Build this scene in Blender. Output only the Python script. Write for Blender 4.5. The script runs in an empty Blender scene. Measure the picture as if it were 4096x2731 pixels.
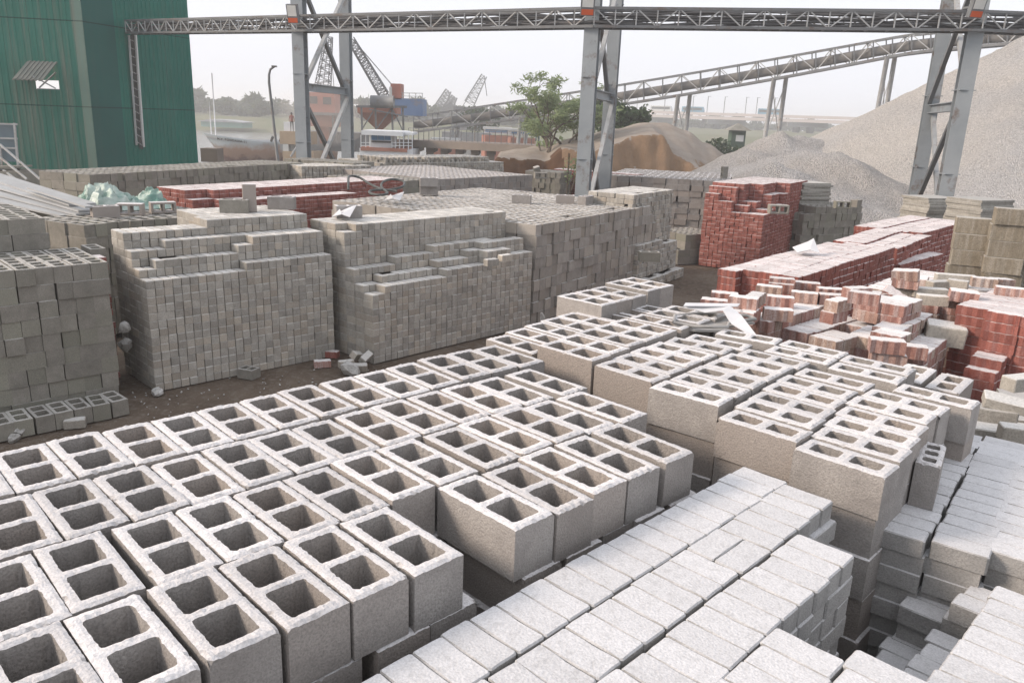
import bpy, bmesh, math, random
import numpy as np
from mathutils import Vector, Matrix, Euler, noise
R_ = math.radians
scn = bpy.context.scene
COL = scn.collection

# ------------------------------------------------------------------ camera
CAM_Z = 3.45
PITCH, ROLL = R_(15.8027), R_(2.1577)
FPX = 3155.05 / 4096 * 2352            # focal length in pixels of a 2352 px wide picture
cp, sp, cr, sr = math.cos(PITCH), math.sin(PITCH), math.cos(ROLL), math.sin(ROLL)
FW = Vector((0, cp, -sp)); U0 = Vector((0, sp, cp)); R0 = Vector((1, 0, 0))
RT = R0 * cr + U0 * sr
UP = -R0 * sr + U0 * cr
cd = bpy.data.cameras.new("camera"); cam = bpy.data.objects.new("camera", cd); COL.objects.link(cam)
m = Matrix.Identity(4)
for i, v in enumerate((RT, UP, -FW)):
    m[0][i], m[1][i], m[2][i] = v
m.translation = (0, 0, CAM_Z)
cam.matrix_world = m
cd.sensor_width = 36; cd.lens = 36 * 3155.05 / 4096
cd.clip_start = 0.05; cd.clip_end = 6000
scn.camera = cam

def ray(u, v): return FW * FPX + RT * (u - 1176) - UP * (v - 784.2)
def at(u, v, z):                        # survey: the point at height z seen at (u, v)
    d = ray(u, v); return Vector((0, 0, CAM_Z)) + d * ((z - CAM_Z) / d.z)
def atY(u, v, Y):                       # survey: the point at distance Y
    d = ray(u, v); return Vector((0, 0, CAM_Z)) + d * (Y / d.y)

# ------------------------------------------------------------------ world, sun, exposure
SUN_EL, SUN_AZ = R_(27), R_(262)        # azimuth clockwise from +Y: light from the left, a little behind the camera
w = bpy.data.worlds.new("World"); scn.world = w; w.use_nodes = True
nt = w.node_tree; nt.nodes.clear()
out = nt.nodes.new("ShaderNodeOutputWorld"); bg = nt.nodes.new("ShaderNodeBackground")
sky = nt.nodes.new("ShaderNodeTexSky"); sky.sky_type = 'NISHITA'; sky.sun_disc = False
sky.sun_elevation = SUN_EL; sky.sun_rotation = SUN_AZ
sky.air_density = 1.5; sky.dust_density = 6; sky.ozone_density = 1
mx = nt.nodes.new("ShaderNodeMix"); mx.data_type = 'RGBA'; mx.inputs[0].default_value = 0.86
mx.inputs[7].default_value = (5.9, 6.02, 6.5, 1)
nt.links.new(sky.outputs[0], mx.inputs[6]); nt.links.new(mx.outputs[2], bg.inputs[0])
bg.inputs[1].default_value = 0.1
nt.links.new(bg.outputs[0], out.inputs[0])
sd = bpy.data.lights.new("sun", 'SUN'); sun = bpy.data.objects.new("sun", sd); COL.objects.link(sun)
sd.energy = 1.9; sd.angle = R_(14); sd.color = (1.0, 0.85, 0.73)
sdir = Vector((math.sin(SUN_AZ) * math.cos(SUN_EL), math.cos(SUN_AZ) * math.cos(SUN_EL), math.sin(SUN_EL)))
sun.rotation_euler = sdir.to_track_quat('Z', 'Y').to_euler()
scn.view_settings.view_transform = 'Standard'; scn.view_settings.look = 'None'
scn.view_settings.exposure = 0.9; scn.view_settings.gamma = 1
scn.cycles.max_bounces = 6; scn.cycles.diffuse_bounces = 2; scn.cycles.volume_bounces = 2
scn.cycles.use_denoising = True

# ------------------------------------------------------------------ helpers
def tag(o, label=None, cat=None, group=None, kind=None):
    for k, v in (('label', label), ('category', cat), ('group', group), ('kind', kind)):
        if v: o[k] = v
    return o
def empty(name, loc, rz=0.0, label=None, cat=None, group=None):
    o = bpy.data.objects.new(name, None); COL.objects.link(o); o.location = loc; o.rotation_euler.z = rz
    o.empty_display_size = 0.2
    return tag(o, label, cat, group)

class MB:
    """collects polygons; build() links them as ONE mesh object"""
    def __init__(s): s.v = []; s.f = []; s.mi = []; s.sm = []
    def add(s, vs, fs, mi=0, sm=False):
        b = len(s.v); s.v += [tuple(v) for v in vs]
        for f in fs: s.f.append([i + b for i in f]); s.mi.append(mi); s.sm.append(sm)
    def box(s, c, d, rz=0.0, mi=0, M=None):
        x, y, z = d[0] / 2, d[1] / 2, d[2] / 2
        vs = [Vector((a, b, e)) for a in (-x, x) for b in (-y, y) for e in (-z, z)]
        T = Matrix.Translation(c) @ (M if M is not None else Matrix.Rotation(rz, 4, 'Z'))
        s.add([T @ v for v in vs], [(0, 1, 3, 2), (4, 6, 7, 5), (0, 4, 5, 1), (2, 3, 7, 6), (0, 2, 6, 4), (1, 5, 7, 3)], mi)
    def beam(s, p, q, w, h, mi=0, up=(0, 0, 1)):
        p, q = Vector(p), Vector(q); d = (q - p); L = d.length; d.normalize()
        u = Vector(up)
        if abs(d.dot(u)) > 0.99: u = Vector((0, 1, 0))
        r = d.cross(u).normalized(); u = r.cross(d).normalized()
        M = Matrix((r, d, u)).transposed().to_4x4()
        s.box((p + q) / 2, (w, L, h), M=M, mi=mi)
    def hbeam(s, p, q, w, h, t=0.03, mi=0, up=(0, 1, 0)):
        p, q = Vector(p), Vector(q); d = (q - p).normalized(); u = Vector(up)
        r = d.cross(u).normalized(); u = r.cross(d).normalized()
        s.beam(p + u * (h / 2 - t / 2), q + u * (h / 2 - t / 2), w, t, mi, up)
        s.beam(p - u * (h / 2 - t / 2), q - u * (h / 2 - t / 2), w, t, mi, up)
        s.beam(p, q, t * 0.7, h - 2 * t, mi, up)
    def tube(s, pts, r, n=8, mi=0, caps=True):
        pts = [Vector(p) for p in pts]; rs = r if isinstance(r, (list, tuple)) else [r] * len(pts)
        vs = []; fs = []; ref = None
        for i, p in enumerate(pts):
            d = (pts[min(i + 1, len(pts) - 1)] - pts[max(i - 1, 0)]).normalized()
            if ref is None: ref = Vector((0, 0, 1)) if abs(d.z) < 0.9 else Vector((1, 0, 0))
            a = d.cross(ref).normalized(); b = a.cross(d).normalized(); ref = b
            for k in range(n):
                t = 2 * math.pi * k / n; vs.append(p + (a * math.cos(t) + b * math.sin(t)) * rs[i])
        for i in range(len(pts) - 1):
            for k in range(n):
                fs.append((i * n + k, i * n + (k + 1) % n, (i + 1) * n + (k + 1) % n, (i + 1) * n + k))
        if caps: fs += [tuple(range(n)), tuple(reversed(range((len(pts) - 1) * n, len(pts) * n)))]
        s.add(vs, fs, mi, True)
    def prism(s, poly, z0, z1, mi=0, ch=0.0, T=None):
        n = len(poly); c = Vector((sum(p[0] for p in poly) / n, sum(p[1] for p in poly) / n, 0))
        rings = [(z0, 0), (z1 - ch, 0)] + ([(z1, ch)] if ch else [])
        vs = []
        for z, ins in rings:
            for p in poly:
                q = Vector((p[0], p[1], 0)); d = c - q
                if ins: q = q + d.normalized() * ins
                vs.append(Vector((q.x, q.y, z)))
        if T is not None: vs = [T @ v for v in vs]
        fs = [tuple(reversed(range(n)))]; k = len(rings)
        for i in range(k - 1):
            for j in range(n): fs.append((i * n + j, i * n + (j + 1) % n, (i + 1) * n + (j + 1) % n, (i + 1) * n + j))
        fs.append(tuple(range((k - 1) * n, k * n)))
        s.add(vs, fs, mi)
    def mesh(s, name, mats):
        me = bpy.data.meshes.new(name); me.from_pydata(s.v, [], s.f)
        for mm in (mats if isinstance(mats, (list, tuple)) else [mats]): me.materials.append(mm)
        me.polygons.foreach_set('material_index', s.mi); me.polygons.foreach_set('use_smooth', s.sm)
        me.update(); return me
    def build(s, name, mats, parent=None, loc=None):
        o = bpy.data.objects.new(name, s.mesh(name, mats)); COL.objects.link(o)
        if parent: o.parent = parent
        if loc: o.location = loc
        return o
def bev(o, wd, seg=1):
    b = o.modifiers.new('bevel', 'BEVEL'); b.width = wd; b.segments = seg; b.limit_method = 'ANGLE'; return o
ORD = "zeroth first second third fourth fifth sixth seventh eighth ninth tenth eleventh twelfth thirteenth fourteenth fifteenth sixteenth seventeenth eighteenth nineteenth twentieth".split()
TENS = {2: ('twenty', 'twentieth'), 3: ('thirty', 'thirtieth'), 4: ('forty', 'fortieth'), 5: ('fifty', 'fiftieth')}
def nth(n):
    if n <= 20: return ORD[n]
    t, u = divmod(n, 10); return TENS[t][1] if u == 0 else TENS[t][0] + '-' + ORD[u]

# ------------------------------------------------------------------ materials
def nodes(name, rough=0.9, spec=0.2):
    m = bpy.data.materials.new(name); m.use_nodes = True; t = m.node_tree
    b = t.nodes['Principled BSDF']; b.inputs['Roughness'].default_value = rough
    b.inputs['Specular IOR Level'].default_value = spec
    return m, t, b
def N(t, typ, **kw):
    n = t.nodes.new(typ)
    for k, v in kw.items():
        if k.startswith('i_'): n.inputs[int(k[2:]) if k[2:].isdigit() else k[2:].replace('_', ' ')].default_value = v
        else: setattr(n, k, v)
    return n
def mixc(t, fac, a, b, mode='MIX'):
    n = t.nodes.new('ShaderNodeMix'); n.data_type = 'RGBA'; n.blend_type = mode
    for i, v in ((0, fac), (6, a), (7, b)):
        if hasattr(v, 'links'): t.links.new(v, n.inputs[i])
        else: n.inputs[i].default_value = v if i == 0 else (*v, 1)
    return n.outputs[2]
def math_(t, op, a, b=0.0, clamp=False):
    n = t.nodes.new('ShaderNodeMath'); n.operation = op; n.use_clamp = clamp
    for i, v in ((0, a), (1, b)):
        if hasattr(v, 'links'): t.links.new(v, n.inputs[i])
        else: n.inputs[i].default_value = v
    return n.outputs[0]
def ramp(t, v, lo, hi):
    n = N(t, 'ShaderNodeMapRange'); n.clamp = True
    t.links.new(v, n.inputs[0]); n.inputs[1].default_value = lo; n.inputs[2].default_value = hi
    return n.outputs[0]
def coords(t):
    """object space shifted by a per-object random amount, so copies do not repeat"""
    tc = N(t, 'ShaderNodeTexCoord'); oi = N(t, 'ShaderNodeObjectInfo')
    mul = N(t, 'ShaderNodeVectorMath', operation='ADD')
    k = math_(t, 'MULTIPLY', oi.outputs['Random'], 53.0)
    t.links.new(tc.outputs['Object'], mul.inputs[0]); t.links.new(k, mul.inputs[1])
    g = N(t, 'ShaderNodeNewGeometry')
    rnd = math_(t, 'FRACT', math_(t, 'ADD', oi.outputs['Random'], g.outputs['Random Per Island']))
    return mul.outputs[0], rnd, g
def tex(t, co, scale, detail=3, rough=0.6):
    n = N(t, 'ShaderNodeTexNoise'); n.inputs['Scale'].default_value = scale
    n.inputs['Detail'].default_value = detail; n.inputs['Roughness'].default_value = rough
    t.links.new(co, n.inputs['Vector']); return n.outputs['Fac']
def bump(t, b, h, st, dist):
    n = N(t, 'ShaderNodeBump'); n.inputs['Strength'].default_value = st; n.inputs['Distance'].default_value = dist
    t.links.new(h, n.inputs['Height']); t.links.new(n.outputs[0], b.inputs['Normal'])
def masonry(name, dark, light, dust=None, dustamt=0.9, var=0.25, bscale=140, bst=0.5, tint=None, spots=0.0, streak=0.0):
    m, t, b = nodes(name, 0.93, 0.15)
    co, rnd, g = coords(t)
    big = tex(t, co, 7, 4, 0.65); fine = tex(t, co, bscale, 2, 0.7)
    c = mixc(t, ramp(t, big, 0.3, 0.7), dark, light)
    if tint: c = mixc(t, ramp(t, rnd, 0.45, 1.0), c, tint)
    if streak:
        mp = N(t, 'ShaderNodeMapping'); mp.inputs['Scale'].default_value = (22, 22, 2); t.links.new(co, mp.inputs[0])
        c = mixc(t, math_(t, 'MULTIPLY', ramp(t, tex(t, mp.outputs[0], 1.0, 2), 0.45, 0.75), streak), c, dust or light)
    c = mixc(t, ramp(t, fine, 0.15, 0.6), tuple(x * 0.72 for x in dark), c)
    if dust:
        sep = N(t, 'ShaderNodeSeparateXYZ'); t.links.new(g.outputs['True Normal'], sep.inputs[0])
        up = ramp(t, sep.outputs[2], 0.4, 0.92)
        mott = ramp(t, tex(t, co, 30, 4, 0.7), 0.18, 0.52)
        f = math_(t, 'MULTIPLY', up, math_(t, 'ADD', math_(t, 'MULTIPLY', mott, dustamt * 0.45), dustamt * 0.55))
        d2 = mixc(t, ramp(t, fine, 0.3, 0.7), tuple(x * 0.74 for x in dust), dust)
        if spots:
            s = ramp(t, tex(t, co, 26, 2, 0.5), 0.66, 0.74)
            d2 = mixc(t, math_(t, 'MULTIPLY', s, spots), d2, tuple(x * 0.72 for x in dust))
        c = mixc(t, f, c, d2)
    v = N(t, 'ShaderNodeHueSaturation'); t.links.new(c, v.inputs['Color'])
    r2 = math_(t, 'FRACT', math_(t, 'MULTIPLY', rnd, 7.31))
    t.links.new(math_(t, 'ADD', math_(t, 'MULTIPLY', r2, var), 1 - var / 2), v.inputs['Value'])
    c = v.outputs[0]
    t.links.new(c, b.inputs['Base Color'])
    vor = N(t, 'ShaderNodeTexVoronoi'); vor.inputs['Scale'].default_value = bscale * 0.7; t.links.new(co, vor.inputs['Vector'])
    h = math_(t, 'ADD', fine, math_(t, 'MULTIPLY', vor.outputs['Distance'], 0.6))
    bump(t, b, h, bst, 0.004)
    return m
def plain(name, c, c2=None, rough=0.7, scale=3.0, metal=0.0, rust=None, rustamt=0.5, bst=0.0, spec=0.3):
    m, t, b = nodes(name, rough, spec); co, rnd, g = coords(t)
    col = mixc(t, ramp(t, tex(t, co, scale, 5, 0.65), 0.3, 0.7), c, c2 or tuple(x * 0.8 for x in c))
    if rust:
        rr = ramp(t, tex(t, co, scale * 0.6 + 0.3, 6, 0.75), 0.62 - 0.25 * rustamt, 0.72 - 0.1 * rustamt)
        col = mixc(t, rr, col, rust)
    t.links.new(col, b.inputs['Base Color']); b.inputs['Metallic'].default_value = metal
    if bst: bump(t, b, tex(t, co, scale * 6, 4), bst, 0.02)
    return m
M = {}
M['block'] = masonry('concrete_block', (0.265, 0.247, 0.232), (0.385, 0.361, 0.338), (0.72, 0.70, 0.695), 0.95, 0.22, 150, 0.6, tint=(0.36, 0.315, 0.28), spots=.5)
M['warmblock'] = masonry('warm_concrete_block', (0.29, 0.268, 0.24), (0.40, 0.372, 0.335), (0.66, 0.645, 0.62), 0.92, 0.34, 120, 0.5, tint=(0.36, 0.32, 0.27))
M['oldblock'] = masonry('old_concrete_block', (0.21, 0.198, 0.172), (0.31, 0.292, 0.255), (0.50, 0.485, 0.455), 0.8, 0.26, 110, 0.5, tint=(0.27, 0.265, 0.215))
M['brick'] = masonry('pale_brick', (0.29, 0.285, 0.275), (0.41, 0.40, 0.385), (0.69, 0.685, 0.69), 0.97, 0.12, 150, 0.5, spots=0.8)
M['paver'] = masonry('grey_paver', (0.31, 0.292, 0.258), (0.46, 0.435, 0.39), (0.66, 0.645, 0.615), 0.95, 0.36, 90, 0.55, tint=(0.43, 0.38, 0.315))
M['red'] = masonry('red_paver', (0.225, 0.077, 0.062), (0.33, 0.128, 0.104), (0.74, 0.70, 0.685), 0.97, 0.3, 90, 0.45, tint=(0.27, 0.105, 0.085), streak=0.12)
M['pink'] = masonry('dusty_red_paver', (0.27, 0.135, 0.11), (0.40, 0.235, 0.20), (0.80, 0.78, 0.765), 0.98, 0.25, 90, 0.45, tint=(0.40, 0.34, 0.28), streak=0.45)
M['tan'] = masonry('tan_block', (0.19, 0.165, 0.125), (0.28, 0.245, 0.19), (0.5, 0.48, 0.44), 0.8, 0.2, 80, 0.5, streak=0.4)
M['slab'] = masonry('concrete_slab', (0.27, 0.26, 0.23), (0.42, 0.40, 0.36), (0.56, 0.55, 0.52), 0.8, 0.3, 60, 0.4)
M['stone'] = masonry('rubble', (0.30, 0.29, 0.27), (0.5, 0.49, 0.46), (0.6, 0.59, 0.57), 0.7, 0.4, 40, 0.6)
# ------------------------------------------------------------------ masonry units: prototypes
def atP(x, y, z): return at(x / 1.741497, y / 1.741497, z)
def hollow_mesh(name, mat, L=0.392, W=0.181, H=0.187, tw=0.031, end=0.038, web=0.033, hi=True, seed=0, ncell=2):
    rnd = random.Random(seed)
    cl = (L - 2 * end - (ncell - 1) * web) / ncell
    bx = [0.0]; x = end
    holes = []
    for k in range(ncell):
        holes.append((x, x + cl)); bx += [x, x + cl]; x += cl + web
    bx.append(L); by = [0, tw, W - tw, W]
    def sub(b, st):
        o = []
        for i in range(len(b) - 1):
            n = max(1, round((b[i + 1] - b[i]) / st)) if hi else 1
            o += [b[i] + (b[i + 1] - b[i]) * k / n for k in range(n)]
        return o + [b[-1]]
    xs, ys = sub(bx, 0.0115), sub(by, 0.0115)
    nx, ny = len(xs), len(ys)
    inh = lambda x, y: any(a + 1e-6 < x < b - 1e-6 for a, b in holes) and tw + 1e-6 < y < W - tw - 1e-6
    V = []; F = []; idx = {}
    off = rnd.random() * 100
    def top(i, j):
        k = (i, j)
        if k in idx: return idx[k]
        x, y = xs[i], ys[j]; z = H; dx = dy = 0
        if hi:
            onweb = not any(a - 1e-6 <= x <= b + 1e-6 for a, b in holes)
            edge = any(abs(x - q) < 1e-6 for q in bx[1:-1]) and tw - 1e-6 <= y <= W - tw + 1e-6 or (abs(y - tw) < 1e-6 or abs(y - W + tw) < 1e-6) and not onweb
            outer = i in (0, nx - 1) or j in (0, ny - 1)
            nz = noise.noise(Vector((x * 55 + off, y * 55, 3)))
            n2 = noise.noise(Vector((x * 160 + off, y * 160, 9)))
            mid = 1 - abs(2 * y / W - 1)
            z += (nz * 0.5 + 0.5) * (0.0065 if onweb else 0.002) * min(1, mid * 2.4) + n2 * (0.004 if onweb else 0.0012)
            if edge:
                dx = rnd.gauss(0, 0.0009); dy = rnd.gauss(0, 0.0009); z -= rnd.random() * 0.003
                ci = [q for q in bx[1:-1] if abs(x - q) < 1e-6]
                if ci and (abs(y - tw) < 1e-6 or abs(y - W + tw) < 1e-6):
                    for a, b in holes:
                        if abs(x - a) < 1e-6: dx += 0.003
                        if abs(x - b) < 1e-6: dx -= 0.003
                    dy += 0.003 if abs(y - tw) < 1e-6 else -0.003
            if outer:
                z = H - 0.002 - abs(rnd.gauss(0, 0.0016)) + (nz * 0.003 if onweb else 0)
                if rnd.random() < 0.03: z -= 0.006
                if i in (0, nx - 1) and j in (0, ny - 1) and rnd.random() < .3: z -= rnd.uniform(.008, .03); dx *= 3
        idx[k] = len(V); V.append((x + dx - L / 2, y + dy - W / 2, z)); return idx[k]
    cells = [(i, j) for i in range(nx - 1) for j in range(ny - 1)
             if not inh((xs[i] + xs[i + 1]) / 2, (ys[j] + ys[j + 1]) / 2)]
    cs = set(cells)
    for i, j in cells: F.append((top(i, j), top(i + 1, j), top(i + 1, j + 1), top(i, j + 1)))
    low = {}
    def lower(i, j, z, key, hole):
        k = (i, j, key)
        if k not in low:
            x, y = xs[i], ys[j]
            if hole:
                tp = 0.006 * (1 - z / H)
                for a, b in holes:
                    if a - 1e-6 <= x <= b + 1e-6:
                        x += tp if x < (a + b) / 2 else -tp
                y += tp if y < W / 2 else -tp
                if hi: p = V[idx[(i, j)]]; x = (p[0] + L / 2) if key == 0 else x; y = (p[1] + W / 2) if key == 0 else y
            low[k] = len(V); V.append((x - L / 2, y - W / 2, z))
        return low[k]
    for i, j in cells:
        for (a, b, c, d, nb) in ((i, j, i + 1, j, (i, j - 1)), (i + 1, j, i + 1, j + 1, (i + 1, j)), (i + 1, j + 1, i, j + 1, (i, j + 1)), (i, j + 1, i, j, (i - 1, j))):
            if nb in cs: continue
            hole = 0 <= nb[0] < nx - 1 and 0 <= nb[1] < ny - 1
            t0, t1 = top(a, b), top(c, d)
            if hi:
                m0, m1 = lower(a, b, H - 0.012, 0, hole), lower(c, d, H - 0.012, 0, hole)
                F.append((t1, t0, m0, m1)); t0, t1 = m0, m1
            F.append((t1, t0, lower(a, b, 0, 1, hole), lower(c, d, 0, 1, hole)))
    for i, j in cells if not hi else []:
        F.append(tuple(lower(a, b, 0, 1, True if inh(xs[a], ys[b]) else False) if (a, b, 1) in low else lower(a, b, 0, 1, False) for a, b in ((i, j + 1), (i + 1, j + 1), (i + 1, j), (i, j))))
    if hi:      # the underside: flat walls and webs
        b = MB()
        z = 0.001
        strips = [(0, L, 0, tw), (0, L, W - tw, W)] + [(p, q, tw, W - tw) for p, q in zip([0] + [h[1] for h in holes], [h[0] for h in holes] + [L])]
        for x0, x1, y0, y1 in strips:
            k = len(V); V += [(x0 - L / 2, y0 - W / 2, z), (x1 - L / 2, y0 - W / 2, z), (x1 - L / 2, y1 - W / 2, z), (x0 - L / 2, y1 - W / 2, z)]
            F.append((k + 3, k + 2, k + 1, k))
    me = bpy.data.meshes.new(name); me.from_pydata(V, [], F); me.materials.append(mat); me.update()
    return me
def brick_mesh(name, mat, L=0.2, W=0.1, H=0.075, ch=0.005, seed=0, hi=True):
    b = MB(); rnd = random.Random(seed)
    if not hi:
        b.box((0, 0, H / 2), (L, W, H)); return b.mesh(name, mat)
    x, y = L / 2, W / 2; c = 0.006
    ring = []
    for sx, sy in ((-1, -1), (1, -1), (1, 1), (-1, 1)):
        pts = [(sx * (x - c), sy * y), (sx * x, sy * (y - c))]
        if sx * sy > 0: pts = pts[::-1]
        ring += pts
    dense = []
    for i in range(len(ring)):
        p, q = ring[i], ring[(i + 1) % len(ring)]
        n = max(1, round(math.dist(p, q) / 0.03))
        for k in range(n): dense.append((p[0] + (q[0] - p[0]) * k / n, p[1] + (q[1] - p[1]) * k / n))
    poly = [(px + rnd.gauss(0, 0.0006), py + rnd.gauss(0, 0.0006)) for px, py in dense]
    b.prism(poly, 0, H, ch=ch)
    return b.mesh(name, mat)
def zig_mesh(name, mat, L=0.225, W=0.1125, H=0.08, amp=0.012, ch=0.004, seed=0, teeth=3, hi=True):
    """interlocking paver: wavy long sides, gently stepped ends"""
    b = MB(); rnd = random.Random(seed); poly = []
    n = teeth * 2
    for k in range(n + 1):
        poly.append((-L / 2 + L * k / n, -W / 2 + amp * (0.5 if k % 2 else -0.5)))
    poly.append((L / 2 + amp * 0.4, 0))
    for k in range(n, -1, -1):
        poly.append((-L / 2 + L * k / n, W / 2 + amp * (0.5 if k % 2 else -0.5)))
    poly.append((-L / 2 + amp * 0.4, 0))
    poly = [(x + rnd.gauss(0, 0.0008), y + rnd.gauss(0, 0.0008)) for x, y in poly]
    b.prism(poly, 0, H, ch=ch if hi else 0)
    return b.mesh(name, mat)

PROTO = {}     # shape -> material -> list of meshes
def reg(shape, mat, hi, lo): PROTO[(shape, mat)] = (hi, lo)
for mt in ('block', 'oldblock', 'warmblock'):
    reg('hollow', mt, [hollow_mesh('hollow_block', M[mt], seed=k) for k in range(7)], hollow_mesh('hollow_block', M[mt], hi=False))
    reg('narrow', mt, [hollow_mesh('hollow_block', M[mt], L=0.372, W=0.173, tw=0.044, end=0.042, web=0.045, seed=20 + k) for k in range(6)], hollow_mesh('hollow_block', M[mt], L=0.372, W=0.173, tw=0.044, end=0.042, web=0.045, hi=False))
reg('three', 'block', [hollow_mesh('hollow_block', M['block'], L=0.29, W=0.098, H=0.205, tw=0.022, end=0.035, web=0.03, seed=51, ncell=3)], None)
reg('brick', 'brick', [brick_mesh('paving_brick', M['brick'], 0.205, 0.104, 0.077, seed=k) for k in range(5)], brick_mesh('paving_brick', M['brick'], 0.205, 0.104, 0.077, hi=False))
reg('brick', 'paver', [brick_mesh('paving_brick', M['paver'], 0.205, 0.104, 0.077, seed=k) for k in range(5)], brick_mesh('paving_brick', M['paver'], 0.205, 0.104, 0.077, hi=False))
reg('paver', 'paver', [zig_mesh('grey_paver', M['paver'], 0.21, 0.098, 0.098, amp=0.006, ch=0.009, seed=k) for k in range(5)], zig_mesh('grey_paver', M['paver'], 0.21, 0.098, 0.098, amp=0.006, ch=0.009, teeth=2))
for mt in ('red', 'pink'):
    reg('zig', mt, [zig_mesh('red_paver', M[mt], seed=k) for k in range(5)], zig_mesh('red_paver', M[mt], W=0.11, ch=0.006))
for mt in ('tan',): reg('hollow', mt, [brick_mesh('hollow_block', M[mt], 0.40, 0.19, 0.185, ch=0.006, seed=k) for k in range(4)], None)
reg('slab', 'slab', [brick_mesh('paving_tile', M['slab'], 1.2, 1.0, 0.055, ch=0.006, seed=k) for k in range(3)], None)

UNITS = {}     # kind -> list of dicts
rng = random.Random(11)
CAMP = Vector((0, 0, CAM_Z))
def unit(kind, shape, mat, loc, rz, label=None, group=None, cand=True, tilt=None, scale=None, prio=1.0):
    Mx = Matrix.Translation(loc) @ Matrix.Rotation(rz, 4, 'Z')
    if tilt: Mx = Mx @ Euler(tilt).to_matrix().to_4x4()
    if scale: Mx = Mx @ Matrix.Diagonal((*scale, 1))
    UNITS.setdefault(kind, []).append(dict(s=(shape, mat), M=Mx, label=label, group=group, cand=cand and bool(label), d=(Vector(loc) - CAMP).length * prio))
CATS = dict(hollow_block='hollow block', paving_brick='paving brick', grey_paver='grey paver', red_paver='red paver', paving_tile='paving tile')
def in_view(p):
    q = p - CAMP; z = q.dot(FW)
    if z < 0.2: return False
    u = 1176 + FPX * q.dot(RT) / z; v = 784 - FPX * q.dot(UP) / z
    return -260 < u < 2600 and -20 < v < 1850
def finish_units(limit=300):
    for kind, us in UNITS.items():
        c = sorted([u for u in us if u['cand'] and in_view(u['M'].translation)], key=lambda u: u['d'])
        pick = c[:limit]; ids = {id(u) for u in pick}
        for u in pick:
            hi, lo = PROTO[u['s']]
            o = bpy.data.objects.new(kind, rng.choice(hi)); COL.objects.link(o); o.matrix_world = u['M']
            tag(o, u['label'], CATS[kind], u['group'])
        rest = [u for u in us if id(u) not in ids]
        if not rest: continue
        vs, fs, mi, mats, n = [], [], [], [], 0
        for u in rest:
            hi, lo = PROTO[u['s']]; me = lo or hi[0]
            if me.materials[0] not in mats: mats.append(me.materials[0])
            k = mats.index(me.materials[0])
            a = np.empty(len(me.vertices) * 3); me.vertices.foreach_get('co', a); a = a.reshape(-1, 3)
            A = np.array(u['M']); vs.append(a @ A[:3, :3].T + A[:3, 3])
            for p in me.polygons: fs.append([i + n for i in p.vertices]); mi.append(k)
            n += len(a)
        me = bpy.data.meshes.new(kind + '_stacks'); me.from_pydata(np.concatenate(vs).tolist(), [], fs)
        for mm in mats: me.materials.append(mm)
        me.polygons.foreach_set('material_index', mi); me.update()
        o = bpy.data.objects.new(kind + '_stacks', me); COL.objects.link(o)
        tag(o, STUFFL[kind], CATS[kind] + 's', kind='stuff')
STUFFL = dict(hollow_block='remaining grey hollow blocks filling the stacks across the yard',
              paving_brick='remaining pale solid bricks in the lower courses of the brick stacks',
              grey_paver='remaining grey pavers in the tall stepped stacks',
              red_paver='remaining red pavers in the farther and lower red courses')

def stack(kind, shape, mat, org, yaw, dx, dy, dz, nx, ny, hmap, name, word, z0=0.0, cand=True, jit=0.004, group=None, turn=0.0, scale=None, stretch=0.0, prio=1.0, lean=0.0):
    """courses of units, ends outward on the front face; only the units that show are built"""
    ex = Vector((math.cos(yaw), math.sin(yaw), 0)); ey = Vector((-ex.y, ex.x, 0)); org = Vector((org[0], org[1], 0))
    h = lambda i, j: hmap(i, j) if 0 <= i < nx and 0 <= j < ny else 0
    skip = set()
    for c in range(max(hmap(i, j) for i in range(nx) for j in range(ny))):
        for j in range(ny):
            for i in range(nx):
                n = h(i, j)
                if c >= n or (i, j, c) in skip: continue
                front = h(i, j - 1) <= c
                if not (c == n - 1 or front or h(i, j + 1) <= c or h(i - 1, j) <= c or h(i + 1, j) <= c): continue
                lab = f"{word}, {nth(c + 1)} course up, {nth(i + 1)} from left, {nth(j + 1)} row back, {name}"
                rz = yaw + (0 if dx > dy else math.pi / 2) + rng.gauss(0, 0.008); off = i + 0.5; yy = (j + 0.5) * dy
                if front and stretch and i + 1 < nx and h(i + 1, j) > c and h(i + 1, j - 1) <= c and rng.random() < stretch:
                    skip.add((i + 1, j, c)); rz = yaw + rng.gauss(0, 0.004); off = i + 1.0; yy = j * dy + dx / 2
                p = org + ex * (off * dx + rng.gauss(0, jit)) + ey * (yy + rng.gauss(0, jit * 1.5) + lean * c * dz)
                p.z = z0 + c * dz + rng.gauss(0, 0.0007)
                unit(kind, shape, mat, p, rz, lab, group or name, cand, scale=scale, prio=prio)
def strip(kind, shape, mat, p0, p1, W, H, layers, name, word, z, group=None, cand=1, jit=0.003, scale=None, n=None, prio=1.0, flip=False, wav=0.0):
    """one row of units side by side from p0 to p1 (points at the top height z), repeated downwards"""
    p0, p1 = Vector(p0), Vector(p1); d = (p1 - p0); d.z = 0; Ln = d.length; d.normalize(); rz = math.atan2(d.y, d.x) - math.pi / 2
    n = n or max(1, int(Ln / W)); side = Vector((d.y, -d.x, 0))
    for L in range(layers):
        for k in range(n):
            p = p0 + d * ((k + 0.5) * W + rng.gauss(0, jit)) + side * (rng.gauss(0, jit * 1.6) + wav * math.sin(k * 0.35 + L))
            p.z = z - (L + 1) * H + rng.gauss(0, 0.0008)
            if p.z < 0: continue
            lab = f"{word}, {nth(k + 1)} along {name}" if L == 0 else f"{word}, {nth(k + 1)} along, {nth(L + 1)} course down in {name}"
            unit(kind, shape, mat, p, rz + rng.gauss(0, 0.012) + (math.pi if flip and k % 2 else 0), lab, group or name, cand > L, scale=scale, prio=prio)
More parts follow.
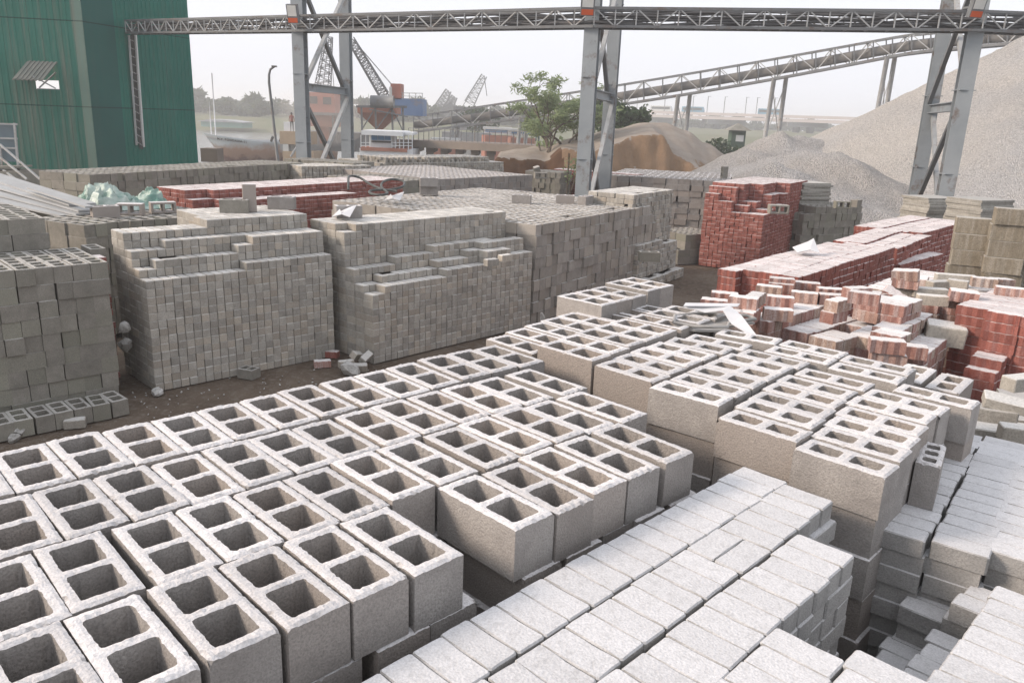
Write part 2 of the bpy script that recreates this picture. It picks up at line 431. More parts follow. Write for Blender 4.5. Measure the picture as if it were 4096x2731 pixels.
def loose(kind, shape, mat, p, rz, label, group=None, tilt=None, scale=None):
    unit(kind, shape, mat, p, rz, label, group or 'loose pieces lying about the yard', True, tilt, scale, prio=0.4)

# ------------------------------------------------------------------ the two foreground piles of hollow blocks
def X(ox, oy, sc, pts): return [(ox + sc * x, oy + sc * y) for x, y in pts]
z1 = lambda p: X(0, 1650, .3507, p); z2 = lambda p: X(0, 2150, .3706, p); z3 = lambda p: X(650, 1500, .3507, p); z4 = lambda p: X(1200, 1300, .3507, p)
z5 = lambda p: X(1150, 1600, .3507, p); A1 = lambda p: X(1800, 1000, .6803, p); zr = lambda p: X(2800, 1500, .4782, p)
B1 = lambda p: X(1200, 600, .6803, p); c4 = lambda p: X(0, 1600, .7212, p); cb = lambda p: X(1300, 1700, .6576, p)
PILE_L = [
 ('aisle-side', 2.21, z1([(-330, 760), (345, 590), (1020, 425), (1625, 330)]) + z3([(325, 638), (850, 512), (1330, 397), (1757, 280)]) + z4([(640, 732), (1037, 637), (1380, 558), (1740, 472)]) + B1([(1065, 1230), (1225, 1207)])),
 ('second', 2.20, z1([(-560, 1480), (130, 1255), (795, 1060), (1585, 855)]) + z3([(360, 1145), (940, 988), (1467, 828)]) + z5([(525, 420), (965, 258), (1392, 155)]) + z4([(1675, 898)]) + [(1922, 1588), (2043, 1558), (2186, 1527)]),
 ('third', 2.20, z2([(150, 520), (875, 315)]) + c4([(890, 770), (1230, 662), (1542, 560), (1825, 480)]) + z5([(990, 805), (1520, 655)]) + [(1861, 1767), (1996, 1724), (2122, 1680), (2259, 1654), (2379, 1613)]),
 ('fourth', 2.20, z2([(-560, 1800), (400, 1440), (1345, 1100)]) + [(844, 2440), (1111, 2321), (1363, 2230), (1584, 2137)] + cb([(1027, 447), (1307, 367), (1497, 262), (1690, 172), (1885, 87)])),
]
PILE_R = [
 ('aisle-side', 2.16, A1([(405, 547), (515, 508), (627, 474), (715, 435), (810, 409), (908, 380), (1025, 352), (1130, 331)]), 'hollow'),
 ('second', 2.22, A1([(732, 585), (848, 545), (945, 507), (1032, 482), (1125, 448), (1240, 418), (1350, 392), (1425, 370)]), 'hollow'),
 ('third', 2.20, A1([(1072, 700), (1180, 665), (1272, 630), (1362, 595), (1452, 556), (1560, 528), (1768, 510)]), 'narrow'),
 ('fourth', 2.19, A1([(1445, 820), (1542, 785), (1625, 748), (1705, 715), (1782, 670), (1858, 632), (1945, 590), (2028, 557)]), 'narrow'),
 ('fifth', 2.18, zr([(532, 410), (675, 317), (780, 235), (862, 162), (955, 92)]) + [(3304, 1506), (3365, 1465), (3419, 1442)], 'narrow'),
 ('rightmost', 2.17, zr([(1220, 655), (1312, 552), (1412, 470), (1490, 375), (1550, 277), (1617, 197), (1735, 110)]), 'narrow'),
]
def pile(rows, name, sp0, L=0.397, deep=11):
    prev = []
    for ri, row in enumerate(rows):
        nm, z, px = row[:3]; shape = row[3] if len(row) > 3 else 'hollow'
        sp = 0.177 if shape == 'narrow' else sp0
        P = [atP(x, y, z) for x, y in px]
        A = np.array([(p.x, p.y) for p in P])
        yaw = math.radians(44.0 if name.startswith('left') else 49.5)
        e = np.array([math.cos(yaw), math.sin(yaw)]); d = np.array([e[1], -e[0]])
        se, sdd = A @ e, A @ d
        fit = np.polyfit(se, sdd, 2 if len(se) > 4 else 1); sdd = 0.65 * np.polyval(fit, se) + 0.35 * sdd
        for _ in range(30):                      # keep neighbours apart
            for i in range(len(se) - 1):
                g = se[i + 1] - se[i]
                if g < sp: c = (sp - g) / 2; se[i] -= c; se[i + 1] += c
        for i in range(len(se)):
            hl = .186 if shape == 'narrow' else .196
            for pe, pd, pl_ in prev:
                if abs(pe - se[i]) < 0.18: sdd[i] = max(sdd[i], pd + pl_ + hl + .005)
        prev = [(a_, b_, .186 if shape == 'narrow' else .196) for a_, b_ in zip(se, sdd)]
        for i in range(len(se)):
            q = e * se[i] + d * sdd[i]; k0 = i == 0
            sl = np.polyval(np.polyder(fit), se[i]); rz = yaw - math.pi / 2 + math.atan(-sl) * -0.5 + rng.gauss(0, 0.013)
            zz = z + rng.gauss(0, 0.0035)
            unit('hollow_block', shape, 'block', (q[0], q[1], zz - 0.187), rz + (math.pi if rng.random() < 0.5 else 0),
                 f"dusty hollow block on top of {name}, {nth(i + 1)} from left, {nm} row", 'hollow blocks topping ' + name)
            for Lr in range(1, deep):
                jx = rng.gauss(0, 0.012) + (0.05 if Lr % 2 else 0); jy = rng.gauss(0, 0.007)
                qq = q + e * jx * (0.3 if name.startswith('right') else 1) + d * jy
                vis = (ri == len(rows) - 1 and Lr <= 3) or (name.startswith('right') and i == 0 and Lr <= 4)
                unit('hollow_block', shape, 'block', (qq[0], qq[1], z - 0.187 - Lr * 0.1885), rz + rng.gauss(0, 0.01),
                     f"hollow block, {nth(Lr + 1)} layer down in {name}, {nth(i + 1)} of {nm} row" if vis else None,
                     'lower hollow blocks of ' + name, vis, prio=1.25)
pile(PILE_L, 'left foreground pile', 0.1855)
pile(PILE_R, 'right foreground pile', 0.1855)
# two steps of blocks at the far end of the right pile, and two turned blocks at its right corner
for nm, z, px in (('nearer', 2.24, A1([(805, 286), (900, 270), (985, 243)])), ('farther', 2.24, A1([(1075, 212), (1155, 185)]))):
    P = [atP(x, y, z) for x, y in px]; d = (P[-1] - P[0]).normalized(); d = Vector((math.cos(R_(48)), math.sin(R_(48)), 0)); c = sum(P, Vector()) / len(P)
    for i in range(len(P)):
        q = c + d * (i - (len(P) - 1) / 2) * 0.188
        for L in range(11):
            unit('hollow_block', 'hollow', 'block', (q.x, q.y, z - 0.187 - L * 0.1885), R_(-42) + rng.gauss(0, 0.01),
                 f"hollow block, {nth(i + 1)} from left, {nth(L + 1)} layer down, {nm} step behind right pile" if L < 3 else None, 'hollow blocks in the steps behind the right pile', L < 3)
for i, (x, y) in enumerate([(3654, 1491), (3800, 1531)]):
    q = atP(x, y, 2.08)
    for L in range(4):
        unit('hollow_block', 'narrow', 'block', (q.x, q.y, 2.08 - 0.187 - L * 0.1885), R_(50) + rng.gauss(0, 0.01),
             f"crosswise hollow block at right pile's right corner, {'inner' if i == 0 else 'outer'} one, {nth(L + 1)} layer down", 'crosswise corner blocks', L < 2)

# ------------------------------------------------------------------ pale solid bricks, front stack and right stack
def bricks(org, yaw, strips, z, name, deep, word='pale brick', faces=True):
    ex = Vector((math.cos(yaw), math.sin(yaw), 0)); ey = Vector((-ex.y, ex.x, 0)); w = 0.1055
    o = Vector((org[0], org[1], 0))
    for si, (d0, e0, e1, zt, opts) in enumerate(strips):
        n = round((e1 - e0) / w)
        ph = rng.uniform(-0.015, 0.015)
        for L in range(opts.get('deep', deep)):
            for k in range(n):
                top = L == 0; lastk = k >= n - 2 or k < 2
                if not (top or opts.get('side') or lastk or L < 2): continue
                z_ = zt - (L + 1) * 0.0775
                if z_ < -0.05: continue
                e = e1 - (k + 0.5) * w + rng.gauss(0, 0.0012) + (0.012 if L % 2 else 0)
                d = d0 + 0.104 + ph * (1 if L % 2 == 0 else -1) + rng.gauss(0, 0.0045)
                turn = 0.0
                if opts.get('rot') == k and top:      # a pair laid crosswise
                    for q in (-0.053, 0.053):
                        p = o + ex * (d + q) + ey * (e - w / 2); p.z = z_ + 0.001
                        unit('paving_brick', 'brick', 'brick', p, yaw + math.pi / 2, f"{word} laid crosswise in {nth(si + 1)} strip of {name}, {'left' if q < 0 else 'right'} one", 'bricks of ' + name)
                    continue
                if opts.get('rot') is not None and k == opts['rot'] + 1 and top: continue
                p = o + ex * d + ey * e; p.z = z_ + rng.gauss(0, 0.0006) + (0.0006 if top else 0)
                side = opts.get('side') and L < 9 and rng.random() < 0.8 and k < 16
                if L and L % 2 and (k < 1):       # lower courses alternate: two short ends instead of one long side at the end of the strip
                    for q in (-0.052, 0.052):
                        p2 = o + ex * (d + q) + ey * (e - w / 2); p2.z = z_
                        unit('paving_brick', 'brick', opts.get('mat', 'brick'), p2, yaw + math.pi / 2, f"{word} end-on, {nth(L + 1)} course down, {nth(si + 1)} strip, {name}, {'left' if q < 0 else 'right'} one", 'bricks of ' + name, L < 8, prio=1.2)
                    continue
                if L and L % 2 and k == 1: continue
                vis = top or side or (lastk and L < 8)
                unit('paving_brick', 'brick', opts.get('mat', 'brick'), p, yaw + rng.gauss(0, 0.011),
                     (f"{word} topping {name}, {nth(k + 1)} from far end, {nth(si + 1)} strip" if top else
                      f"{word}, {nth(L + 1)} course down, {nth(k + 1)} from far end, {nth(si + 1)} strip, {name}") if vis else None,
                     'bricks of ' + name, vis, prio=1.0 if top else 1.3)
# strips of the front stack run away from the camera; d is measured across them, e along them
bricks((0, 0), R_(-44), [(-1.43, 0.70, 2.93, 2.06, {}), (-1.22, 0.75, 2.90, 2.06, {'rot': 5}), (-1.01, 0.85, 2.555, 2.06, {'side': 1}),
                         (-0.815, 0.95, 1.985, 2.06, {}), (-0.605, 1.0, 2.06, 2.06, {'side': 1}), (-0.39, 1.05, 2.0, 2.06, {})], 2.06, 'front brick stack', 18)
bricks((0, 0), R_(-37), [(-0.565, 3.30, 4.75, 1.88, {}), (-0.36, 3.27, 4.78, 1.88, {}), (-0.155, 3.33, 4.75, 1.88, {}), (0.05, 3.2, 4.7, 1.88, {}), (0.255, 3.1, 4.6, 1.88, {}), (0.46, 3.15, 4.55, 1.88, {}), (0.665, 3.1, 4.5, 1.88, {}), (0.87, 3.1, 4.5, 1.88, {})], 1.88, 'right brick stack', 18)
bricks((0, 0), R_(-44), [(-0.45, 2.2, 2.94, 1.95, {}), (-0.24, 2.12, 3.05, 1.95, {}), (-0.03, 1.6, 3.1, 1.95, {}), (0.18, 1.6, 3.1, 1.95, {}), (0.39, 1.7, 3.1, 1.95, {}), (0.60, 1.7, 3.1, 1.95, {}), (0.81, 1.7, 3.1, 1.95, {})], 1.95, 'lower brick stack', 10)
bricks((0, 0), R_(-44), [(-0.80, 2.62, 3.13, 1.46, {'deep': 5}), (-0.79, 3.14, 3.33, 1.62, {'deep': 7}), (-0.62, 2.5, 3.06, 1.62, {'deep': 7}), (-0.61, 3.06, 3.29, 1.74, {'deep': 8})], 1.6, 'brick steps in pit', 5)
q = at(2113, 1163, 1.885) + Vector((math.cos(R_(58)), math.sin(R_(58)), 0)) * .14
unit('hollow_block', 'three', 'block', (q.x, q.y, 1.882), R_(58), 'narrow hollow block with three cells standing upright on the right brick stack', None, prio=0.5)

# ------------------------------------------------------------------ stacks beyond the aisle
EX44 = Vector((math.cos(R_(44)), math.sin(R_(44)), 0)); EY44 = Vector((-EX44.y, EX44.x, 0))
# left hollow block wall, with one row of blocks on the ground before it
c = at(275, 885, 0.187); n = 16
o = c - EX44 * (n * 0.187)
stack('hollow_block', 'hollow', 'oldblock', o, R_(44), 0.187, 0.405, 0.188, n, 3, lambda i, j: 9, 'the left block wall', 'grey hollow block', jit=0.006, stretch=0.12, lean=-0.02)
o2 = o + EY44 * 0.75
stack('hollow_block', 'hollow', 'oldblock', o2 - EX44 * 0.5 + EY44 * 0.5, R_(44), 0.402, 0.188, 0.188, 8, 9, lambda i, j: 11, 'the block pile behind the left wall', 'grey hollow block', jit=0.008, turn=1)
g = at(310, 938, 0.0)
for i in range(9):
    p = at(268, 925, 0.1) - EX44 * (i * 0.192 + 0.02)
    unit('hollow_block', 'hollow', 'oldblock', (p.x + rng.gauss(0, .01), p.y, 0), R_(44 + 90 + rng.gauss(0, 2)), f"grey hollow block on the ground before the left block wall, {nth(i + 1)} from its right end", 'blocks in the row on the ground')
stack('red_paver', 'zig', 'red', c + EY44 * 0.62 - EX44 * 0.16, R_(44), 0.1145, 0.229, 0.082, 3, 1, lambda i, j: 20, 'the narrow red stack in the gap', 'red paver', jit=0.006)
stack('hollow_block', 'hollow', 'oldblock', c + EY44 * 0.95 + EX44 * 0.1, R_(44), 0.19, 0.405, 0.188, 1, 1, lambda i, j: 9, 'the single column in the left gap', 'dark hollow block', jit=0.01)
# first paver stack
P1 = at(358, 900, 0)
def h1(i, j):
    if j > 4 and i < 11: return 0
    if j == 0: return 14 if i < 12 else 15
    if j == 1: return 15 if i < 2 else 16 if i < 12 else 17 if i < 14 else 18
    if j == 2: return 17 if i < 4 else 18 if i < 13 else 18
    return 19 if i < 10 else 20 if i < 14 else 20
stack('grey_paver', 'paver', 'paver', P1, R_(44.5), 0.107, 0.212, 0.1, 24, 9, h1, 'the left paver stack', 'grey paver', jit=0.0022, stretch=0.012, lean=0.015)
P2 = at(858, 836, 0)
def h2(i, j):
    if j == 0: return 10 if i < 2 else 11 if i < 13 else 12 if i < 21 else 14 if i < 26 else 13
    if j == 1: return 11 if i < 3 else 12 if i < 13 else 13 if i < 19 else 14 if i < 22 else 15
    if j == 2: return 13 if i < 5 else 13 if i < 7 else 14 if i < 14 else 15 if i < 26 else 14
    return 18 if i < 2 and j == 3 else 19
stack('grey_paver', 'paver', 'paver', P2, R_(47.5), 0.108, 0.212, 0.1, 31, 7, h2, 'the stepped middle paver stack', 'grey paver', jit=0.0022, stretch=0.012, lean=0.01)
# tan hollow block stack and the stacks behind it
P3 = at(1222, 745, 0)
stack('hollow_block', 'hollow', 'warmblock', P3, R_(57), 0.1955, 0.405, 0.1925, 26, 12, lambda i, j: 9 if i < 24 or j > 0 else 8 if i < 25 else 7, 'the tall tan block stack', 'tan grey hollow block', jit=0.009, stretch=0.14)
P4 = at(1480, 668, 0)
def h4(i, j):
    if j == 0: return 2
    if j == 1: return 9 if i < 12 else 8
    return 19
stack('grey_paver', 'paver', 'paver', P4, R_(57), 0.11, 0.212, 0.105, 20, 7, h4, 'the paver stack right of the tan blocks', 'tan grey paver', jit=0.006, stretch=0.3)
# far hollow blocks right of it
P5 = at(1555, 608, 0)
stack('hollow_block', 'hollow', 'oldblock', P5, R_(28), 0.19, 0.405, 0.189, 7, 3, lambda i, j: 2 if i < 1 else 4, 'the low block stack before the red stack', 'dark grey hollow block', jit=0.006, stretch=0.3)
P6 = at(1500, 560, 0)
stack('hollow_block', 'hollow', 'block', at(1392, 402, 1.7) , R_(-16), 0.405, 0.19, 0.189, 10, 24, lambda i, j: 9, 'the far grey block stack', 'grey hollow block', jit=0.018)
# red stack with a stepped corner
C7 = at(1738, 627, 0); X7 = Vector((math.cos(R_(-33)), math.sin(R_(-33)), 0))
def h7(i, j):
    if j == 0: return 17 if i > 5 else 20 if i > 2 else 22
    if j == 1: return 17 if i > 8 else 19 if i > 5 else 24
    if j < 4: return 18 if i > 9 else 20 if i > 6 else 25
    return 19 if i > 11 and j < 7 else 22 if i > 9 and j < 9 else 25
stack('red_paver', 'zig', 'red', C7 - X7 * 13 * 0.117, R_(-33), 0.117, 0.229, 0.083, 13, 17, h7, 'the tall red stack', 'red paver', jit=0.005, scale=(1, 1.0, 1.03))
# left red stacks
E1 = at(440, 436, 1.95); E2 = at(930, 408, 1.95); yw = math.atan2(E2.y - E1.y, E2.x - E1.x)
stack('red_paver', 'zig', 'red', E1, yw, 0.116, 0.23, 0.08, int((E2 - E1).length / 0.116), 5, lambda i, j: 24 if j or i > 3 else 22, 'the long red stack on the left', 'red paver', jit=0.006)
E3 = at(508, 452, 1.85); E4 = at(820, 434, 1.85); yw = math.atan2(E4.y - E3.y, E4.x - E3.x)
stack('red_paver', 'zig', 'red', E3, yw, 0.116, 0.23, 0.08, int((E4 - E3).length / 0.116), 2, lambda i, j: 22 if i else 20, 'the shorter red stack on the left', 'red paver', jit=0.006)
def wall(kind, shape, mat, uv0, uv1, z, dx, dy, dz, rows, name, word, lowcut=0, **kw):
    A, B = at(*uv0, z), at(*uv1, z); yw = math.atan2(B.y - A.y, B.x - A.x); n = max(1, int((B - A).length / dx)); k = int(z / dz)
    hf = kw.pop('hf', None)
    stack(kind, shape, mat, A, yw, dx, dy, dz, n, rows, (lambda i, j: hf(i, j, k, n)) if hf else (lambda i, j: k), name, word, z0=z - k * dz, **kw)
wall('hollow_block', 'hollow', 'oldblock', (203, 402), (700, 374), 1.88, 0.192, 0.405, 0.188, 4, 'the long block wall by the green tower', 'weathered hollow block', jit=0.012, stretch=0.1)
wall('hollow_block', 'hollow', 'oldblock', (190, 518), (300, 506), 1.75, 0.192, 0.405, 0.188, 3, 'the block stack behind the left paver stack', 'dark hollow block', jit=0.01)
wall('hollow_block', 'hollow', 'oldblock', (300, 508), (520, 492), 1.72, 0.192, 0.405, 0.188, 4, 'the low blocks behind the left pavers', 'grey hollow block', jit=0.01)
wall('grey_paver', 'paver', 'paver', (692, 382), (855, 380), 1.85, 0.12, 0.212, 0.1, 6, 'the far paver stack by the left column', 'pale grey paver', jit=0.006)
wall('grey_paver', 'paver', 'paver', (872, 375), (1160, 372), 1.7, 0.115, 0.212, 0.1, 14, 'the far middle paver stack', 'grey paver', jit=0.006)
wall('grey_paver', 'paver', 'paver', (880, 362), (1130, 360), 1.9, 0.2, 0.212, 0.1, 8, 'the farthest paver stack', 'grey paver', jit=0.03)
wall('hollow_block', 'hollow', 'block', (1000, 412), (1225, 402), 1.75, 0.192, 0.405, 0.188, 12, 'the far middle block stack', 'grey hollow block', jit=0.008)
wall('hollow_block', 'hollow', 'oldblock', (885, 418), (1000, 412), 1.75, 0.405, 0.19, 0.188, 12, 'the far left block stack', 'dark grey hollow block', jit=0.01)
wall('hollow_block', 'hollow', 'oldblock', (1205, 392), (1300, 398), 1.7, 0.192, 0.405, 0.188, 3, 'the far blocks by the middle column', 'grey hollow block', jit=0.02)
wall('red_paver', 'zig', 'red', (1270, 388), (1470, 402), 1.72, 0.116, 0.23, 0.08, 3, 'the far red row at the middle column', 'red paver', jit=0.01)
wall('hollow_block', 'hollow', 'oldblock', (860, 372), (700, 362), 1.9, 0.192, 0.405, 0.188, 3, 'the dark blocks behind the left column', 'dark hollow block', jit=0.02)
wall('hollow_block', 'hollow', 'oldblock', (1850, 476), (1985, 474), 1.45, 0.192, 0.405, 0.188, 3, 'the small stack by the gravel', 'grey hollow block', jit=0.012, stretch=0.2, hf=lambda i, j, k, n: k - 1 if i < 2 else k)
# the middle top: loose layer of hollow blocks reaching back behind the stepped stack
wall('hollow_block', 'hollow', 'block', (975, 450), (1145, 470), 1.72, 0.405, 0.19, 0.188, 16, 'the block top behind the stepped stack', 'grey hollow block', jit=0.01)
# right: tall stack of large blocks
A = at(2205, 508, 2.45); B = at(2290, 492, 2.45)
for ci, (u, v, zt, n) in enumerate([(2196, 500, 2.50, 13), (2282, 478, 2.66, 14), (2366, 470, 2.7, 14)]):
    for k in range(n):
        p = at(u + 47, v, zt); p = p + Vector((rng.gauss(0, 0.02), rng.gauss(0, 0.02), 0)); p.z = zt - (k + 1) * 0.189
        unit('hollow_block', 'hollow', 'tan', p, R_(-22) + rng.gauss(0, 0.05), f"large tan block, {nth(k + 1)} from the top, {('left', 'middle', 'right')[ci]} column of the tall stack at right edge", 'blocks of the tall right stack', prio=0.9)
# slabs
def slabs(u0, u1, v, Y, zt, n, name, w):
    p = atY((u0 + u1) / 2, v, Y)
    for k in range(n):
        z = p.z - 0.056 * (k + 1)
        if z < 0: break
        unit('paving_tile', 'slab', 'slab', (p.x + rng.gauss(0, 0.02), p.y + rng.gauss(0, 0.03), z), R_(w) + rng.gauss(0, 0.03), scale=(.82, .8, 1), label=f"square concrete tile, {nth(k + 1)} from the top of {name}", group='slabs of ' + name)
slabs(1806, 1906, 418, 22.5, 1.9, 19, 'the slab stack before the gravel', 20)
slabs(2090, 2196, 452, 18.5, 1.9, 12, 'the lower slab stack by the right column', 18)
slabs(2198, 2312, 456, 16.5, 2.0, 24, 'the taller slab stack at the right', 24)

# ------------------------------------------------------------------ red pavers on the right
def sP(a, b, z, layers, name, word, mat='pink', W=0.114, H=0.082, n=None, cand=1, scale=None, **kw):
    strip('red_paver', 'zig', mat, atP(*a, z), atP(*b, z), W, H, layers, name, word, z, cand=cand, scale=scale, n=n, **kw)
r3 = lambda x, y: (2700 + .3401 * x, 1050 + .3401 * y)
r4 = lambda x, y: (3400 + .3188 * x, 1050 + .3188 * y)
S12 = (1.02, 1.02, 1.18); H12 = 0.0955
# long red rows going back
def rows(p0, p1, z, n, layers, nm, grp, prio=.8):
    a, c = at(*p0, z), at(*p1, z); d = (c - a).normalized(); sd = Vector((d.y, -d.x, 0))
    for i in range(n):
        o_ = sd * (0.115 + i * 0.231) + d * rng.gauss(0, .05)
        strip('red_paver', 'zig', 'red', a + o_, c + o_ + d * rng.gauss(0, .1), 0.113, 0.0815, layers, f"{nth(i + 1)} row of {nm}", 'red paver', z + rng.gauss(0, .01), group=grp, cand=2 if i == n - 1 else 1, prio=prio, wav=.012)
rows((1658, 612), (1911, 551), 1.86, 4, 20, 'the near long red pile', 'red pavers of the near long pile')
rows((1912, 552), (2010, 524), 1.84, 4, 19, 'the middle long red pile', 'red pavers of the middle long pile')
rows((1960, 518), (2085, 494), 1.82, 5, 19, 'the far long red pile', 'red pavers of the far long pile')
strip('red_paver', 'zig', 'red', at(2050, 605, 1.6), at(2150, 580, 1.6), 0.113, 0.0815, 12, 'the low red row under the long rows', 'red paver', 1.6, cand=1)
# foreground field of dusty red pavers
zf = 1.94
sP(r3(960, 665), r3(1745, 445), zf, 8, 'the front dusty red row', 'dusty red paver', H=H12, scale=S12, cand=2)
sP(r3(1420, 805), r3(2080, 610), zf - 0.09, 8, 'the second dusty red row', 'dusty red paver', H=H12, scale=S12, cand=1)
sP(r3(1740, 890), r3(2010, 820), zf - 0.06, 7, 'the third dusty red row', 'dusty red paver', H=H12, scale=S12, cand=2)
sP(r3(2050, 730), r3(2320, 660), zf - 0.1, 7, 'the short row behind the third dusty red row', 'dusty red paver', H=H12, scale=S12, cand=1)
sP(r4(150, 930), r4(420, 800), zf - 0.06, 7, 'the fourth dusty red row', 'dusty red paver', H=H12, scale=S12, cand=2)
sP(r4(215, 470), r4(520, 420), zf + 0.13, 2, 'the raised pair of courses, left part', 'dusty red paver', H=H12, scale=S12, cand=2)
sP(r4(500, 520), r4(760, 420), zf + 0.13, 2, 'the raised pair of courses, right part', 'dusty red paver', H=H12, scale=S12, cand=2)
sP(r4(470, 830), r4(880, 600), zf - 0.02, 8, 'the jagged-sided red row', 'dusty red paver', H=0.0815, cand=4)
sP(r4(460, 900), r4(600, 830), zf + 0.02, 2, 'the two courses nearest the blocks', 'dusty red paver', H=H12, scale=S12, cand=2, n=2)
sP(r4(750, 1130), r4(1080, 890), zf - 0.16, 9, 'the lower jagged red row', 'dusty red paver', H=0.0815, cand=4)
for i, (a, b) in enumerate(((r4(330, 330), r4(640, 200)), (r4(680, 400), r4(1000, 100)), (r4(960, 520), r4(1500, 250)), (r4(1230, 545), r4(1760, 280)))):
    sP(a, b, 1.92, 9, f"the {nth(i + 1)} row of the wide red field", 'dusty red paver', cand=3 if i > 1 else 1)
for i, (a, b) in enumerate(((r4(1550, 560), r4(2010, 330)), (r4(1930, 640), r4(2280, 410)), (r4(2300, 700), r4(2500, 560)))):
    sP(a, b, 2.06, 16, f"the {nth(i + 1)} row of the right red wall", 'red paver', mat='pink' if 0 else 'red', cand=11, H=0.082, scale=(1.1, 1.0, 1.0))
# end faces of the right red wall: courses with single and double units
A_ = atP(*r4(1370, 620), 2.0); B_ = atP(*r4(2060, 740), 2.0); yw = math.atan2(B_.y - A_.y, B_.x - A_.x)
sP(r4(1700, 1200), r4(1800, 1130), 1.72, 6, 'the nearer stub before the red wall', 'red paver', mat='red', cand=5, n=2)
sP(r4(1640, 1350), r4(1700, 1310), 1.64, 6, 'the lower stub before the red wall', 'red paver', mat='red', cand=5, n=2)
# loose pavers on the field: (crop point, height above field top, turn, tilt)
LOOSE = [
 (r3(470, 430), 0, -20, 'left end of the field, above the aisle'), (r3(585, 350), 0, -15, 'back of the left end of the field'),
 (r3(625, 555), 0, -12, 'front of the left end, over the pan'), (r3(880, 560), 0, 60, 'turned end-on beside the one over the pan'),
 (r3(810, 400), .09, -25, 'second layer at left, leaning inward'), (r3(950, 370), .09, 60, 'second layer at left, seen end-on'),
 (r3(1215, 540), 0, -12, 'alone on the front row, middle'), (r3(1240, 395), 0, -16, 'behind the lone one on the front row'),
 (r3(1110, 270), 0, -22, 'before the corner of the long red rows'), (r3(1250, 240), 0, -20, 'right beside the corner of the long red rows'),
 (r3(1260, 180), .04, -15, 'small one highest near the long red rows'), (r3(1525, 345), 0, -20, 'middle of the back of the field'),
 (r3(1560, 230), 0, -18, 'against the dark side of the long red rows'), (r3(1830, 300), 0, -8, 'long one at the back, right of the middle'),
 (r3(1850, 370), 0, -8, 'long one before the other long one'), (r3(1920, 430), .09, 40, 'upper one of the pair of two right of middle'),
 (r3(1870, 560), 0, 40, 'lower one of the pair of two right of middle'), (r3(300, 560), -0.02, -10, 'low at the left, next to the hollow blocks'),
 (r3(680, 700), -0.09, -15, 'low behind the torn pan'),
 (r4(190, 370), .19, -30, 'tall one left of the raised courses'), (r4(90, 310), .1, 20, 'left of the tall one'), (r4(360, 370), 0, -20, 'flat between the raised courses'),
 (r4(470, 960), 0.03, -14, 'upper of the two hanging over the hollow blocks'), (r4(480, 1130), -.07, -14, 'lower of the two hanging over the hollow blocks'),
 (r4(760, 1030), -.09, -20, 'beside the two hanging over the hollow blocks'),
 (r4(900, 190), 0, 60, 'grey one under the tilted one at the back'),
]
for (x, y), dz, a, where in LOOSE:
    p = atP(x, y, zf + dz + 0.095); p.z -= 0.095
    loose('red_paver', 'zig', 'pink', p, R_(a), f"loose dusty paver, {where}", 'loose pavers on the dusty red field', scale=S12)
LP = [(r4(540, 350), .02, -30, (0.5, 0.5, 0), 'loose tilted paver propped on its corner in the dusty red field', 'pink'),
      (r4(715, 90), .17, -35, (0.12, -0.1, 0), 'loose tan paver tilted on top of another at the back of the field', 'pink'),
      (r4(705, 195), .09, -30, (0, 0, 0), 'loose tan paver under the tilted one at the back of the field', 'pink'),
      (r4(700, 300), 0, -12, (0, 0, 0), 'loose flat-sided grey paver in front of the stacked tan pair', 'pink'),
      (r4(1430, 350), .09, -20, (0.1, 0.05, 0), 'upper of two loose pavers stacked before the right red wall', 'pink'),
      (r4(1360, 440), 0, -25, (0, 0, 0), 'lower of two loose pavers stacked before the right red wall', 'pink'),
      (r4(2010, 310), .1, -25, (0, 0, 0), 'lone tan paver on top of the right red wall', 'pink'),
      (r4(1690, 190), .03, -20, (0, 0, 0), 'loose dusty paver right of the long grey kerb piece', 'pink'),
      (r4(1900, 200), .02, 10, (0, 0.05, 0), 'grey flat paver lying beside the tall right blocks', 'pink')]
for (x, y), dz, a, tl, lab, mt in LP:
    p = atP(x, y, zf + dz + 0.095); p.z -= 0.095
    loose('red_paver', 'zig', mt, p, R_(a), lab, tilt=tl, scale=S12)
for (x, y), dz, a, L, lab in ((r4(1330, 160), .02, -14, 1.9, 'long pale kerb piece lying across the back of the red field'), (r4(1040, 420), .03, -12, 1.25, 'thick grey brick in front of the stacked tiles on the red field'),
                             (r4(1010, 330), .02, -10, 1.5, 'long grey brick behind the thick one on the red field'), (r4(700, 310), .01, -10, 1.1, 'short grey brick on the red field under the tilted paver'),
                             (r4(1130, 240), .03, 20, 1.3, 'flat pale tile stacked on the red field'), (r4(1360, 230), .05, -35, 0.9, 'small pale brick leaning on the flat tile')):
    p = atP(x, y, zf + dz + 0.08); p.z -= 0.08
    loose('paving_brick', 'brick', 'paver', p, R_(a), lab, scale=(L, 1.0, 1.15))
